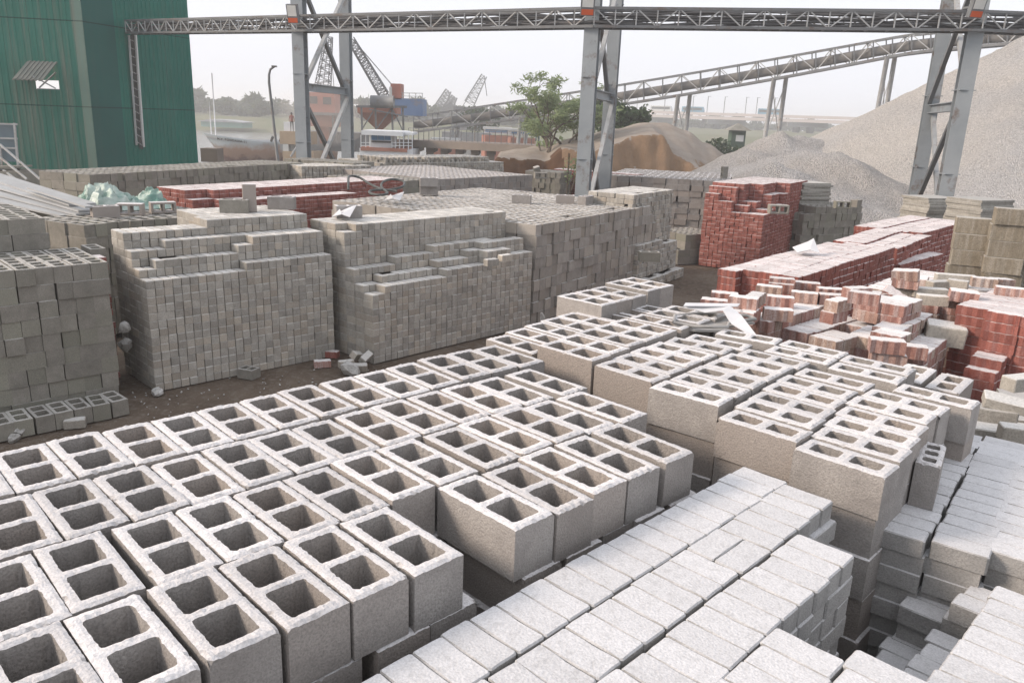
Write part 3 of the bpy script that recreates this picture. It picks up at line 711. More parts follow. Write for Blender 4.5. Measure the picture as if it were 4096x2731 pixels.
# loose hollow blocks on the stacks
HB = [((243, 500), 1.72, 40, (0, 0, 0), 'hollow block on its side at the left end, below the green sheet', 'block'),
      ((305, 492), 1.72, 10, (1.57, 0, 0), 'hollow block on its side showing two cells, below the green sheet', 'block'),
      ((372, 488), 1.72, 35, (1.57, 0, 0), 'hollow block on its side at the right end, below the green sheet', 'block'),
      ((540, 488), 2.0, 10, (0, 0, 0), 'hollow block lying flat left of the upright one on left paver stack', 'oldblock'),
      ((590, 486), 2.0, 20, (0, -1.57, 0), 'hollow block standing on end on top of the left paver stack', 'block'),
      ((648, 480), 2.0, 5, (0, 0, 0), 'hollow block lying flat right of the upright one on left paver stack', 'block'),
      ((800, 500), 1.9, 25, (0, 0, 0), 'hollow block on the left end of the stepped middle paver stack', 'block'),
      ((1198, 468), 1.72, -8, (0, 0, 0), 'leftmost single hollow block on top of the tan stack', 'block'),
      ((1298, 468), 1.72, -4, (0, 0, 0), 'second single hollow block on top of the tan stack', 'block'),
      ((1345, 470), 1.72, 60, (0, 0, 0), 'end-on hollow block right of the second one on the tan stack', 'block'),
      ((1390, 463), 1.72, 60, (0, 0, 0), 'end-on hollow block near the right corner of the tan stack', 'block'),
      ((1412, 463), 1.72, 60, (0, 0, 0), 'rightmost hollow block on top of the tan stack', 'block'),
      ((985, 447), 1.75, 10, (0, 0, 0), 'lower of two stacked hollow blocks on the middle top', 'block'),
      ((985, 428), 1.94, 12, (0, 0, 0), 'upper of two stacked hollow blocks on the middle top', 'block'),
      ((1228, 398), 1.72, 50, (0.6, 1.2, 0), 'tilted hollow block leaning near the middle column', 'oldblock'),
      ((1240, 410), 1.7, 10, (1.57, 0, 0), 'hollow block on its side near the middle column', 'oldblock'),
      ((1783, 490), 1.75, 0, (1.57, 0, 0), 'hollow block on its side in the step of the tall red stack', 'oldblock'),
      ((1668, 410), 1.72, 10, (0, -1.57, 0), 'hollow block standing on end on the far grey block stack', 'oldblock'),
      ((1930, 478), 1.52, 0, (1.57, 0, 0), 'hollow block on its side on the small stack by the gravel', 'oldblock'),
      ((1965, 475), 1.52, 50, (0, 0, 0), 'hollow block at the right end of the small stack by the gravel', 'oldblock'),
      ((1490, 600), 0.9, 5, (0, 0, 0), 'dark hollow block on the low terrace of the right paver stack', 'oldblock')]
for (u, v), z, a, tl, lab, mt in HB:
    p = at(u, v, z)
    if abs(tl[0]) > 1.5: p.z += 0.093
    if abs(tl[1]) > 1.5: p.z += 0.2
    loose('hollow_block', 'hollow', mt, p, R_(a), lab, tilt=tl)
GB = [((760, 806), 'red', (0, 0, 0), 'red zigzag paver with a dusty top on the ground between paver stacks'), ((740, 828), 'pink', (0, 0, 0.5), 'pink broken paver on the ground left of the others')]
for (u, v), mt, tl, lab in GB:
    p = at(u, v, 0.09); p.z = 0.0
    loose('red_paver', 'zig', mt, p, R_(-10), lab, tilt=tl, scale=S12)
for (u, v), z, tl, a, lab in (((815, 815), 0.08, (0.5, 0.3, 0), 70, 'grey paver leaning leftmost on the heap at the stepped stack'), ((838, 818), 0.10, (0.6, -0.3, 0), 65, 'grey paver leaning rightmost on the heap at the stepped stack'),
                         ((795, 835), 0.0, (0, 0, 0), 30, 'grey paver flat in the heap on the ground'), ((826, 843), 0.0, (0.2, 0, 0), 10, 'grey cracked paver lowest in the heap on the ground'), ((172, 970), 0.0, (0.1, 0, 0), 20, 'broken grey paver lying before the left row of blocks'),
                         ((1128, 602), 1.36, (0, 0, 0), 40, 'single paver perched at left on the step of the middle stack'), ((1160, 592), 1.4, (0, 0, 0), 45, 'single paver perched at right on the step of the middle stack')):
    p = at(u, v, z + 0.05); p.z = z
    loose('grey_paver', 'paver', 'paver', p, R_(a), lab, tilt=tl)
p = at(572, 858, 0.05); loose('hollow_block', 'hollow', 'oldblock', Vector((p.x, p.y, 0.0)), R_(-20), 'broken hollow block lying alone on the aisle ground', scale=(0.6, 1, 0.7))
for (x, y), z, a, sc, tl, lab in ((r4(1180, 860), 1.72, -20, (1.5, 2.0, 2.2), (.1, .05, 0), 'broken dusty chunk wedged between the red field and the red wall'),
                              ((4050, 1575), 1.72, -25, (1.6, 1.6, .8), (.1, .1, 0), 'flat pale slab leaning at the right edge past the red wall'), ((3985, 1630), 1.62, -20, (1.2, 1.3, 1.3), (0, 0, 0), 'thick grey brick under the pale slab at the right edge'),
                              ((4085, 1500), 1.8, 20, (1.1, 1.1, 1.2), (0, 0, 0), 'tan brick highest at the right edge past the red wall'), ((4080, 1700), 1.66, -15, (1.0, 1.1, 1.2), (0, 0, 0), 'pale brick lowest at the right edge beside the brick tops'),
                              ((3960, 1710), 1.55, -20, (1.5, 1.6, 1.4), (0, 0, 0), 'large grey brick behind the right brick stack at the right edge')):
    p = atP(x, y, z + .1); p.z = z
    loose('paving_brick', 'brick', 'paver', p, R_(a), lab, tilt=tl, scale=sc)
for k, (u, v) in enumerate(((2330, 980), (2300, 1000), (2345, 930))):
    p = at(u, v, 1.45)
    for L in range(16): unit('paving_brick', 'brick', 'paver', (p.x, p.y, 1.45 - L * .085), R_(-20), f"grey brick, {nth(L + 1)} from the top, {nth(k + 1)} pile past the right brick stack", 'bricks past the right stack', L < 3, scale=(1.6, 1.8, 1.08))
finish_units()
# ------------------------------------------------------------------ ground, river, far bank
def soil():
    m, t, b = nodes('dirt', 0.95, 0.1); co, rnd, g = coords(t)
    a = tex(t, co, 0.8, 6, 0.65); f = tex(t, co, 9, 4, 0.7); s = tex(t, co, 40, 2)
    c = mixc(t, ramp(t, a, 0.35, 0.65), (0.095, 0.070, 0.052), (0.165, 0.130, 0.10))
    c = mixc(t, ramp(t, f, 0.5, 0.75), c, (0.21, 0.18, 0.15))
    c = mixc(t, ramp(t, s, 0.68, 0.74), c, (0.36, 0.34, 0.31))
    t.links.new(c, b.inputs['Base Color']); bump(t, b, math_(t, 'ADD', f, math_(t, 'MULTIPLY', s, .4)), 0.7, 0.05)
    return m
M['soil'] = soil()
def grid_obj(name, x0, x1, y0, y1, nx, ny, zf, mat, mf=None, parent=None, mats=None):
    b = MB()
    for i in range(nx + 1):
        for j in range(ny + 1):
            x = x0 + (x1 - x0) * i / nx; y = y0 + (y1 - y0) * j / ny
            p = zf(x, y); b.v.append(p if isinstance(p, tuple) else (x, y, p))
    for i in range(nx):
        for j in range(ny):
            k = i * (ny + 1) + j; f = [k, k + ny + 1, k + ny + 2, k + 1]
            b.f.append(f); b.sm.append(True); b.mi.append(mf([b.v[q] for q in f]) if mf else 0)
    return b.build(name, mats or mat, parent)
sst = lambda x, a, b: (lambda t: t * t * (3 - 2 * t))(min(1, max(0, (x - a) / (b - a))))
def nz(x, y, s, o=0.0): return noise.noise(Vector((x * s + o, y * s, o)))
def yardz(x, y):
    edge = 52 + 45 * sst(x, 6, 16)
    return 0.03 * nz(x, y, .5) - 0.02 - 6 * sst(y, edge, edge + 5)
tag(grid_obj('yard_ground', -70, 90, -14, 112, 110, 110, yardz, M['soil']), kind='structure')
m, t, bb = nodes('river_water', 0.18, 0.5); co, rnd, g = coords(t)
bb.inputs['Base Color'].default_value = (0.16, 0.155, 0.135, 1)
mp = N(t, 'ShaderNodeMapping'); mp.inputs['Scale'].default_value = (0.25, 1.2, 1); t.links.new(co, mp.inputs[0])
bump(t, bb, tex(t, mp.outputs[0], 1.5, 4, 0.6), 0.25, 0.3); M['water'] = m
b = MB(); b.add([(-1500, 40, -2.5), (1500, 40, -2.5), (1500, 1500, -2.5), (-1500, 1500, -2.5)], [(0, 1, 2, 3)])
tag(b.build('river', M['water']), kind='structure')
M['grass'] = plain('bank_grass', (0.10, 0.12, 0.05), (0.16, 0.15, 0.09), 0.95, 0.15, bst=0.2)
def bankz(x, y): return -3.2 + 4.2 * sst(y, 206 + 6 * nz(x, 0, .02), 226) + 0.6 * nz(x, y, .03) + 1.2 * sst(y, 230, 320)
tag(grid_obj('far_bank', -700, 900, 198, 420, 120, 26, bankz, M['grass']), kind='structure')

def leafmat(name, a, b_, c):
    m, t, b = nodes(name, 0.75, 0.2); co, rnd, g = coords(t)
    col = mixc(t, g.outputs['Random Per Island'], a, b_)
    col = mixc(t, ramp(t, tex(t, co, 0.9, 3), 0.45, 0.7), col, c)
    t.links.new(col, b.inputs['Base Color']); tl_ = N(t, 'ShaderNodeBsdfTranslucent'); t.links.new(col, tl_.inputs[0]); ms = N(t, 'ShaderNodeMixShader'); ms.inputs[0].default_value = .4
    t.links.new(b.outputs[0], ms.inputs[1]); t.links.new(tl_.outputs[0], ms.inputs[2]); t.links.new(ms.outputs[0], t.nodes['Material Output'].inputs[0])
    return m
M['leaf_far'] = leafmat('far_leaves', (0.05, 0.075, 0.035), (0.08, 0.10, 0.05), (0.06, 0.07, 0.05))
M['leaf_dark'] = leafmat('dark_leaves', (0.035, 0.065, 0.028), (0.06, 0.095, 0.04), (0.03, 0.05, 0.03))
M['leaf_pale'] = leafmat('feathery_leaves', (0.24, 0.30, 0.15), (0.31, 0.37, 0.20), (0.26, 0.31, 0.18))
M['bark'] = plain('bark', (0.16, 0.13, 0.10), (0.09, 0.07, 0.055), 0.9, 6, bst=0.4)
def leaves(b, c, r, n, size, rr, asp=2.2, shell=0.35):
    c = Vector(c)
    for _ in range(n):
        d = Vector((rr.gauss(0, 1), rr.gauss(0, 1), rr.gauss(0, 1))).normalized() * (rr.uniform(shell, 1) ** 0.6)
        p = c + Vector((d.x * r[0], d.y * r[1], d.z * r[2]))
        a = Vector((rr.gauss(0, 1), rr.gauss(0, 1), rr.gauss(0, .6))).normalized(); q = a.cross(Vector((rr.gauss(0, 1), rr.gauss(0, 1), rr.gauss(0, 1)))).normalized()
        s = size * rr.uniform(.6, 1.3)
        b.add([p - a * s * asp / 2, p + q * s / 2, p + a * s * asp / 2, p - q * s / 2], [(0, 1, 2, 3)])
rt = random.Random(5)
b = MB()
for k in range(230):
    x = rt.uniform(-150, 220); y = rt.uniform(228, 290) if x < 8 else rt.uniform(350, 410); h = rt.uniform(3.0, 5.0) if x < 8 else rt.uniform(2.0, 3.4); gz = bankz(x, y)
    for q in range(3):
        leaves(b, (x + rt.gauss(0, 2), y + rt.gauss(0, 2), gz + h * rt.uniform(.35, .8)), (rt.uniform(2, 4.5), 3, h * .35), 70, 1.1, rt, 1.5)
    if rt.random() < 0.12: leaves(b, (x, y, gz + h + 1.5), (2.2, 2.2, 0.9), 45, 1.3, rt, 3)
tag(b.build('far_wood', M['leaf_far']), 'hazy line of trees along the far river bank', 'trees', kind='stuff')
M['whitewall'] = plain('pale_paint', (0.62, 0.63, 0.62), (0.5, 0.51, 0.5), 0.7, 0.6)
M['tinroof'] = plain('tin_roof', (0.36, 0.38, 0.40), (0.28, 0.29, 0.30), 0.6, 1)
M['greenwall'] = plain('faded_green', (0.12, 0.26, 0.22), (0.16, 0.28, 0.24), 0.8, 0.6)
def shed(u0, u1, vb, vt, Y, name, label, wallm, roofm):
    A, B = atY(u0, vb, Y), atY(u1, vb, Y); h = atY(u0, vt, Y).z - A.z; Wd = B.x - A.x
    e = empty(name, ((A.x + B.x) / 2, Y + 4, A.z), 0, label, 'building')
    w_ = MB(); w_.box((0, 0, h * .35), (Wd, 8, h * .7)); w_.build('wall', wallm, e)
    r_ = MB(); r_.prism([(-Wd / 2 - .5, 0), (Wd / 2 + .5, 0), (Wd / 2 + .5, h * .06), (0 + Wd * .1, h * .32), (-Wd * .3, h * .32), (-Wd / 2 - .5, h * .06)], -4.5, 4.5, T=Matrix.Translation((0, 0, h * .7)) @ Matrix.Rotation(R_(90), 4, 'X')); r_.build('roof', roofm, e)
shed(462, 556, 291, 274, 205, 'river_shed', 'long low green riverside shed with grey roof on the far bank', M['greenwall'], M['tinroof'])
shed(500, 540, 277, 266, 236, 'bank_house', 'small white roofed house behind the far green shed', M['whitewall'], M['tinroof'])
shed(572, 600, 292, 283, 222, 'bank_house', 'pale little house under the far trees right of the green shed', M['whitewall'], M['tinroof'])

# ------------------------------------------------------------------ green sheet-metal tower
def sheetmat(name, a, b_, st, rust=(0.20, 0.15, 0.11)):
    m, t, b = nodes(name, 0.8, 0.1); tc = N(t, 'ShaderNodeTexCoord')
    mp = N(t, 'ShaderNodeMapping'); mp.inputs['Scale'].default_value = (2.6, 2.6, 0.10); t.links.new(tc.outputs['Object'], mp.inputs[0])
    s = tex(t, mp.outputs[0], 1.3, 5, 0.7); s2 = tex(t, tc.outputs['Object'], 0.35, 4, 0.6)
    c = mixc(t, ramp(t, s2, 0.3, 0.7), a, b_)
    c = mixc(t, math_(t, 'MULTIPLY', ramp(t, s, 0.47, 0.68), st), c, rust)
    sz = N(t, 'ShaderNodeSeparateXYZ'); t.links.new(tc.outputs['Object'], sz.inputs[0])
    lap = math_(t, 'LESS_THAN', math_(t, 'FRACT', math_(t, 'MULTIPLY', sz.outputs[2], .31)), .014)
    c = mixc(t, lap, c, tuple(x * .5 for x in a))
    t.links.new(c, b.inputs['Base Color']); return m
M['sheetL'] = sheetmat('weathered_green_sheet', (0.022, 0.135, 0.10), (0.035, 0.185, 0.14), 0.65, (0.21, 0.20, 0.165))
M['sheetR'] = sheetmat('green_sheet', (0.004, 0.115, 0.09), (0.008, 0.16, 0.122), 0.3, (0.075, 0.12, 0.095))
M['sheetP'] = sheetmat('flat_green_sheet', (0.008, 0.082, 0.072), (0.010, 0.105, 0.09), 0.2, (0.05, 0.09, 0.08))
M['trim'] = sheetmat('pale_green_trim', (0.13, 0.21, 0.17), (0.16, 0.24, 0.20), 0.4)
M['plinth'] = plain('plinth', (0.26, 0.25, 0.22), (0.17, 0.165, 0.14), 0.9, 1.5, bst=.3)
M['dark'] = plain('dark_steel', (0.035, 0.037, 0.04), (0.05, 0.05, 0.05), 0.6, 4)
TC = atY(223, 383, 33.0); TC.z = 0
TL = Vector((TC.x - 13, 30.6, 0)); rdir = Vector((0.25, 0.97, 0)).normalized(); TR = TC + rdir * 6.6; HT = 15.0
tower = empty('green_tower', (TC.x, TC.y, 0), 0, 'tall green corrugated metal tower with a propped-open shutter', 'building')
def ribbed(p, q, z0, z1, pitch, dep, b, hole=None):
    d = (q - p); L = d.length; d.normalize(); nrm = Vector((d.y, -d.x, 0)); prof = []
    x = 0
    while x < L:
        prof += [(x, 0), (x + pitch * .55, 0), (x + pitch * .66, dep), (x + pitch * .89, dep)]; x += pitch
    prof = [q_ for q_ in prof if q_[0] <= L] + [(L, 0)]
    for (xa, da), (xb, db) in zip(prof, prof[1:]):
        spans = [(z0, z1)]
        if hole and xa < hole[1] and xb > hole[0]: spans = [(z0, hole[2]), (hole[3], z1)]
        for za, zb in spans:
            A, B = p + d * xa + nrm * da, p + d * xb + nrm * db
            b.add([(A.x, A.y, za), (B.x, B.y, za), (B.x, B.y, zb), (A.x, A.y, zb)], [(0, 1, 2, 3)])
Ti = tower.matrix_world.inverted()
def local(o, par):      # parts are built in world coordinates, then carried by their thing
    o.parent = par; o.matrix_parent_inverse = Matrix.Translation(par.location).inverted() if par.rotation_euler.z == 0 else par.matrix_basis.inverted(); return o
dl = (TC - TL).normalized(); Lw = (TC - TL).length
def onwall(u):          # distance along the left wall seen at column u
    best = min(range(0, 1301), key=lambda k: abs(1176 + FPX * ((TL + dl * (Lw * k / 1300)) - CAMP).dot(RT) / ((TL + dl * (Lw * k / 1300)) - CAMP).dot(FW) - u)); return Lw * best / 1300
hx0, hx1 = onwall(112), onwall(163)
pw = TL + dl * ((hx0 + hx1) / 2); hz0 = atY(140, 207, pw.y).z; hz1 = atY(140, 152, pw.y).z
b = MB(); ribbed(TL, TC, 0.75, HT, 0.235, 0.035, b, (hx0, hx1, hz0, hz1)); local(b.build('wall', M['sheetL']), tower)
b = MB(); ribbed(TC + rdir * 1.75, TR, 0.3, HT, 0.26, 0.035, b); local(b.build('wall', M['sheetR']), tower)
b = MB(); q = TC + rdir * 1.75; b.add([(TC.x, TC.y, .3), (q.x, q.y, .3), (q.x, q.y, HT), (TC.x, TC.y, HT)], [(0, 1, 2, 3)]); local(b.build('flat_panel', M['sheetP']), tower)
b = MB(); b.box((TC.x - .16, TC.y - .06, HT / 2 + .4), (0.42, 0.05, HT - .8)); local(b.build('corner_trim', M['trim']), tower)
b = MB(); b.beam(TL + Vector((0, .1, .37)), TC + Vector((0, .1, .37)), 0.3, 0.75); local(b.build('plinth', M['plinth']), tower)
BK = TL + Vector((0, 9, 0)); BR = TR - rdir * 1.5
b = MB()
for za, zb in ((0, 3.9), (4.35, HT)): b.add([(TL.x, TL.y + 9, za), (BR.x, BR.y, za), (BR.x, BR.y, zb), (TL.x, TL.y + 9, zb)], [(0, 1, 2, 3)])
local(b.build('rear_wall', M['sheetL']), tower)
sh = MB(); p0 = TL + dl * (hx0 - .2); p1 = TL + dl * (hx1 + .05); nv = Vector((dl.y, -dl.x, 0))
for k in range(14):
    a0 = p0 + (p1 - p0) * (k / 14); a1 = p0 + (p1 - p0) * ((k + 1) / 14); o0 = 0.03 if k % 2 else 0
    for s in (0,):
        q0 = a0 + nv * 0.06; q1 = a1 + nv * 0.06; r0 = a0 + nv * .85; r1 = a1 + nv * .85
        zt_ = hz1 + .1; zb_ = hz1 - 0.62
        sh.add([(q0.x, q0.y, zt_ + o0), (q1.x, q1.y, zt_ + o0), (r1.x - .35, r1.y, zb_ + o0), (r0.x - .35, r0.y, zb_ + o0)], [(0, 1, 2, 3)])
M['shutter'] = plain('shutter_sheet', (0.13, 0.15, 0.135), (0.20, 0.20, 0.175), 0.7, 2); shut = local(sh.build('shutter', M['shutter']), tower); mod = shut.modifiers.new('s', 'SOLIDIFY'); mod.thickness = 0.03
pr_ = MB(); mid = TL + dl * ((hx0 + hx1) / 2)
pr_.tube([(mid.x + .3, mid.y, hz0 + .05), (mid.x - .1, mid.y - .75, hz1 - .45)], .025, 6); pr_.tube([(mid.x - .35, mid.y, hz0 + .05), (mid.x + .35, mid.y + .05, hz1 - .25)], .03, 6)
pr_.beam(TL + dl * hx0 + Vector((0, .05, hz0)), TL + dl * hx1 + Vector((0, .05, hz0)), .08, .06)
local(pr_.build('shutter_prop', M['tinroof']), shut)

# ------------------------------------------------------------------ steel columns, overhead cable truss, lamps
M['steel'] = plain('painted_steel', (0.30, 0.325, 0.34), (0.235, 0.262, 0.277), 0.5, 1.2, rust=(0.13, 0.085, 0.06), rustamt=0.22)
M['steeldark'] = plain('grey_steel', (0.17, 0.18, 0.185), (0.12, 0.125, 0.13), 0.55, 1.5, rust=(0.11, 0.075, 0.055), rustamt=0.3)
M['galv'] = plain('galvanised', (0.40, 0.41, 0.41), (0.30, 0.31, 0.31), 0.55, 3, rust=(0.2, 0.14, 0.10), rustamt=.25)
M['cable'] = plain('black_cable', (0.055, 0.055, 0.06), (0.09, 0.088, 0.085), 0.6, 5)
COLS = [((694, 250), 27.7, (797, 250), 32.2, 'left'), ((1350, 250), 23.0, (1400, 250), 27.0, 'middle'), ((2206, 250), 22.4, (2137, 250), 26.4, 'right')]
near = []
for (uv0, y0, uv1, y1, nm) in COLS:
    a = atY(*uv0, y0); a.z = 0; c = atY(*uv1, y1); c.z = 0; near.append(a)
    e = empty('steel_column', a, 0, {'left': 'grey lattice steel column nearest the green tower', 'middle': 'grey lattice steel column before the brown sand heap', 'right': 'grey lattice steel column before the white gravel heap'}[nm], 'column', 'lattice columns carrying the cable truss')
    dv = (c - a); Z = Vector((0, 0, 1)); up = dv.normalized()
    for p in (a, c):
        b = MB(); b.hbeam(p, p + Z * 11.5, 0.39, 0.40, 0.03, up=up); b.box(p + Z * .02, (.7, .7, .04))
        for zz in (2.4, 4.6, 7.0): b.box(p + Z * zz, (.435, .435, .02))
        local(b.build('leg', M['steel']), e)
    zs = [0.5, 4.2, 8.0, 11.3]
    for k in range(3):
        b = MB(); b.hbeam(a + Z * zs[k + 1] + up * .2, c + Z * zs[k + 1] - up * .2, .2, .26, .025, up=(0, 0, 1)); local(b.build('strut', M['steel']), e)
        for s in (0, 1):
            p, q = (a, c) if s else (c, a); sgn = 1 if s else -1
            b = MB(); off = Vector((up.y, -up.x, 0)) * (0.09 if s else -0.09)
            b.beam(p + Z * (zs[k] + .2) + up * .18 * sgn + off, q + Z * (zs[k + 1] - .25) - up * .18 * sgn + off, .12, .14); local(b.build('brace', M['galv'] if s else M['steeldark']), e)
e_r = atY(288, 60, 35.0)
pts = [Vector((e_r.x, e_r.y, 0)), near[0] + Vector((0, -.35, 0)), near[1] + Vector((0, -.35, 0)), near[2] + Vector((0, -.35, 0))]
pts.append(pts[3] + Vector((9, 0.2, 0)))
def zat(p, v):
    d0, d1 = -5.0, 30.0
    for _ in range(50):
        md = (d0 + d1) / 2; q = Vector((p.x, p.y, md)) - CAMP
        vv = 784.2 - FPX * q.dot(UP) / q.dot(FW)
        if vv > v: d0 = md
        else: d1 = md
    return (d0 + d1) / 2
vt = [48, 37, 19, 27, 27]; vb = [76, 71, 61, 70, 70]
top = [Vector((p.x, p.y, zat(p, v))) for p, v in zip(pts, vt)]; bot = [Vector((p.x, p.y, zat(p, v))) for p, v in zip(pts, vb)]
print('truss z', [round(p.z, 2) for p in top], [round(p.z, 2) for p in bot])
top[4].z, bot[4].z = top[3].z, bot[3].z
tr = empty('cable_truss', bot[1], 0, 'long grey lattice truss crossing the whole view overhead', 'truss')
bt, bo, bl = MB(), MB(), MB()
for k in range(4):
    sd = Vector((0, .5, 0))
    for s in (0, 1):
        bt.beam(top[k] + sd * s, top[k + 1] + sd * s, .07, .07); bo.beam(bot[k] + sd * s, bot[k + 1] + sd * s, .07, .07)
    n = max(4, int((top[k + 1] - top[k]).length / 0.55))
    for i in range(n):
        f0, f1, fm = i / n, (i + 1) / n, (i + .5) / n
        L = lambda A, f: A[k] + (A[k + 1] - A[k]) * f
        for s in (0, 1):
            bl.beam(L(bot, f0) + sd * s, L(top, f0) + sd * s, .03, .03)
            bl.beam(L(bot, f0) + sd * s, L(top, f1) + sd * s, .035, .03) if i % 2 else bl.beam(L(top, f0) + sd * s, L(bot, f1) + sd * s, .035, .03)
        bl.beam(L(bot, f0), L(bot, f0) + sd, .03, .03)
local(bt.build('top_chord', M['steeldark']), tr); local(bo.build('bottom_chord', M['steeldark']), tr); local(bl.build('lattice', M['galv']), tr)
rc = random.Random(3)
for q in range(13):
    hgt = 0.06 + 0.88 * q / 13; pp = []
    for k in range(4):
        n = int((top[k + 1] - top[k]).length / 0.6)
        for i in range(n):
            f = i / n; A = bot[k] + (bot[k + 1] - bot[k]) * f; Bq = top[k] + (top[k + 1] - top[k]) * f
            hh = hgt + rc.gauss(0, .045) + 0.05 * math.sin(i * .9 + q)
            hh = min(.92, max(.05, hh)); pp.append(A + (Bq - A) * hh + Vector((0, .06 + .38 * ((q * 7) % 13) / 13, 0)))
    b = MB(); b.tube(pp, 0.017 + 0.011 * (q % 3), 5); tag(b.build('power_cable', M['cable']), 'dark cable running wavily along the overhead lattice truss', 'cable', 'cables strung along the overhead truss')
M['lampglass'] = plain('lamp_glass', (0.66, 0.66, 0.62), (0.55, 0.55, 0.52), 0.25, 3)
M['orange'] = plain('orange_label', (0.55, 0.10, 0.03), (0.5, 0.09, 0.03), 0.6, 3)
for i, ((u, v), (dx, rz)) in enumerate(zip(((673, 32), (1350, 10), (2245, 14)), ((-.1, -8), (0, 0), (.05, 10)))):
    p = atY(u, v, near[i].y - .75)
    e = empty('floodlight', p, R_(rz), f"grey floodlight with orange band clamped to the {COLS[i][4]} steel column", 'floodlight', 'floodlights on the columns')
    tl = Matrix.Rotation(R_(14), 4, 'X')
    b = MB(); b.box((0, 0, 0), (.36, .14, .56), M=tl); hs_ = b.build('housing', M['steeldark'], e)
    b = MB(); b.box(tl @ Vector((0, -.075, .09)), (.29, .012, .32), M=tl); b.build('lens', M['lampglass'], hs_)
    b = MB(); b.box(tl @ Vector((0, -.075, -.19)), (.31, .012, .14), M=tl); b.build('label_band', M['orange'], hs_)
    b = MB(); b.beam((0, .08, 0), (0, .5, 0), .05, .05); b.build('bracket', M['steeldark'], e)
# cable ladder down the tower
nv2 = Vector((rdir.y, -rdir.x, 0))
def onR(u, v, off=.1):
    d = ray(u, v); n = nv2; k = ((TC + nv2 * off) - CAMP).dot(n) / d.dot(n); return CAMP + d * k
la, lb, lc_, ld = onR(296, 82), onR(314, 334), onR(311, 80), onR(330, 338)
e = empty('cable_ladder', lb, 0, 'pale vertical cable ladder down the side of the green tower', 'cable ladder')
b = MB(); b.beam(la, lb, .06, .08); local(b.build('rail', M['galv']), e)
b = MB(); b.beam(lc_, ld, .08, .1); local(b.build('rail', M['whitewall']), e)
for k in range(14):
    f = (k + .5) / 14; b = MB(); p = la + (lb - la) * f; q = lc_ + (ld - lc_) * (f + .03); b.beam(p, q, .03, .03); local(b.build('rung', M['galv']), e)
b = MB()
for k in range(3): b.tube([la + (lc_ - la) * (.3 + .2 * k), lb + (ld - lb) * (.3 + .2 * k) + Vector((0, 0, .4)), lb + (ld - lb) * (.5 + .2 * k) + Vector((0, 0, -.1))], .025, 5)
local(b.build('cable_run', M['cable']), e)
tag(MB().build('x', M['dark']), None) if False else None

# ------------------------------------------------------------------ steps and boards at the left edge
M['bluegrey'] = plain('blue_grey_sheet', (0.13, 0.18, 0.21), (0.10, 0.14, 0.165), 0.6, 1)
e = empty('stair_landing', atY(10, 390, 26), 0, 'blue-grey metal landing with sloping handrails beside the green tower', 'stairs')
b = MB(); p, q = atY(-60, 370, 26), atY(36, 372, 26); r = atY(36, 285, 26); b.add([p, q, r, Vector((p.x, p.y, r.z))], [(0, 1, 2, 3)])
o = local(b.build('side_panel', M['bluegrey']), e); o.modifiers.new('s', 'SOLIDIFY').thickness = .05
b = MB()
for v in (285, 318, 340): b.beam(atY(-60, v - 2, 25.9), atY(40, v + 1, 25.9), .05, .05)
b.beam(atY(33, 283, 25.9), atY(44, 405, 25.9), .06, .06); b.beam(atY(1, 340, 25.9), atY(6, 405, 25.9), .05, .05); local(b.build('frame', M['galv']), e)
for (a, c) in (((0, 332), (92, 412)), ((0, 362), (62, 412)), ((0, 385), (40, 415))):
    b = MB(); b.beam(atY(*a, 25.6), atY(*c, 24.6), .05, .05); local(b.build('handrail', M['galv']), e)
b = MB(); b.beam(atY(-40, 396, 25.6), atY(60, 394, 25.6), .9, .08); b.beam(atY(-40, 384, 25.8), atY(55, 383, 25.8), .9, .06); local(b.build('tread', M['plinth']), e)
M['board'] = plain('grey_board', (0.42, 0.43, 0.43), (0.33, 0.335, 0.335), 0.7, 1.3)
BD = [((-30, 400), (190, 470), 2.06, 1.86, .42), ((-30, 418), (205, 484), 1.99, 1.80, .34), ((-40, 434), (196, 492), 1.91, 1.76, .30), ((-40, 452), (165, 496), 1.84, 1.73, .30), ((70, 432), (205, 476), 2.02, 1.90, .12)]
for k, (a, c, za, zb, wd) in enumerate(BD):
    p, q = at(*a, za), at(*c, zb); b = MB(); b.beam(p, q, wd, .03)
    tag(b.build('flat_board', M['board']), ('widest pale board on top of the leaning heap at the left edge', 'second board in the leaning heap at left, just under the widest', 'middle narrow board of the leaning heap at the left edge', 'lowest long board of the leaning heap at the left edge', 'short narrow board lying on top of the widest board')[k], 'board', 'boards heaped at the left edge')
p = at(20, 475, 1.6); b = MB(); b.box((p.x - .5, p.y + .6, .8), (3.0, 1.6, 1.6)); b.box((p.x - .5, p.y + .6, 1.63), (3.1, 1.7, .05))
tag(b.build('wooden_crate', M['plinth']), 'dark support box under the leaning boards at the left edge', 'box')
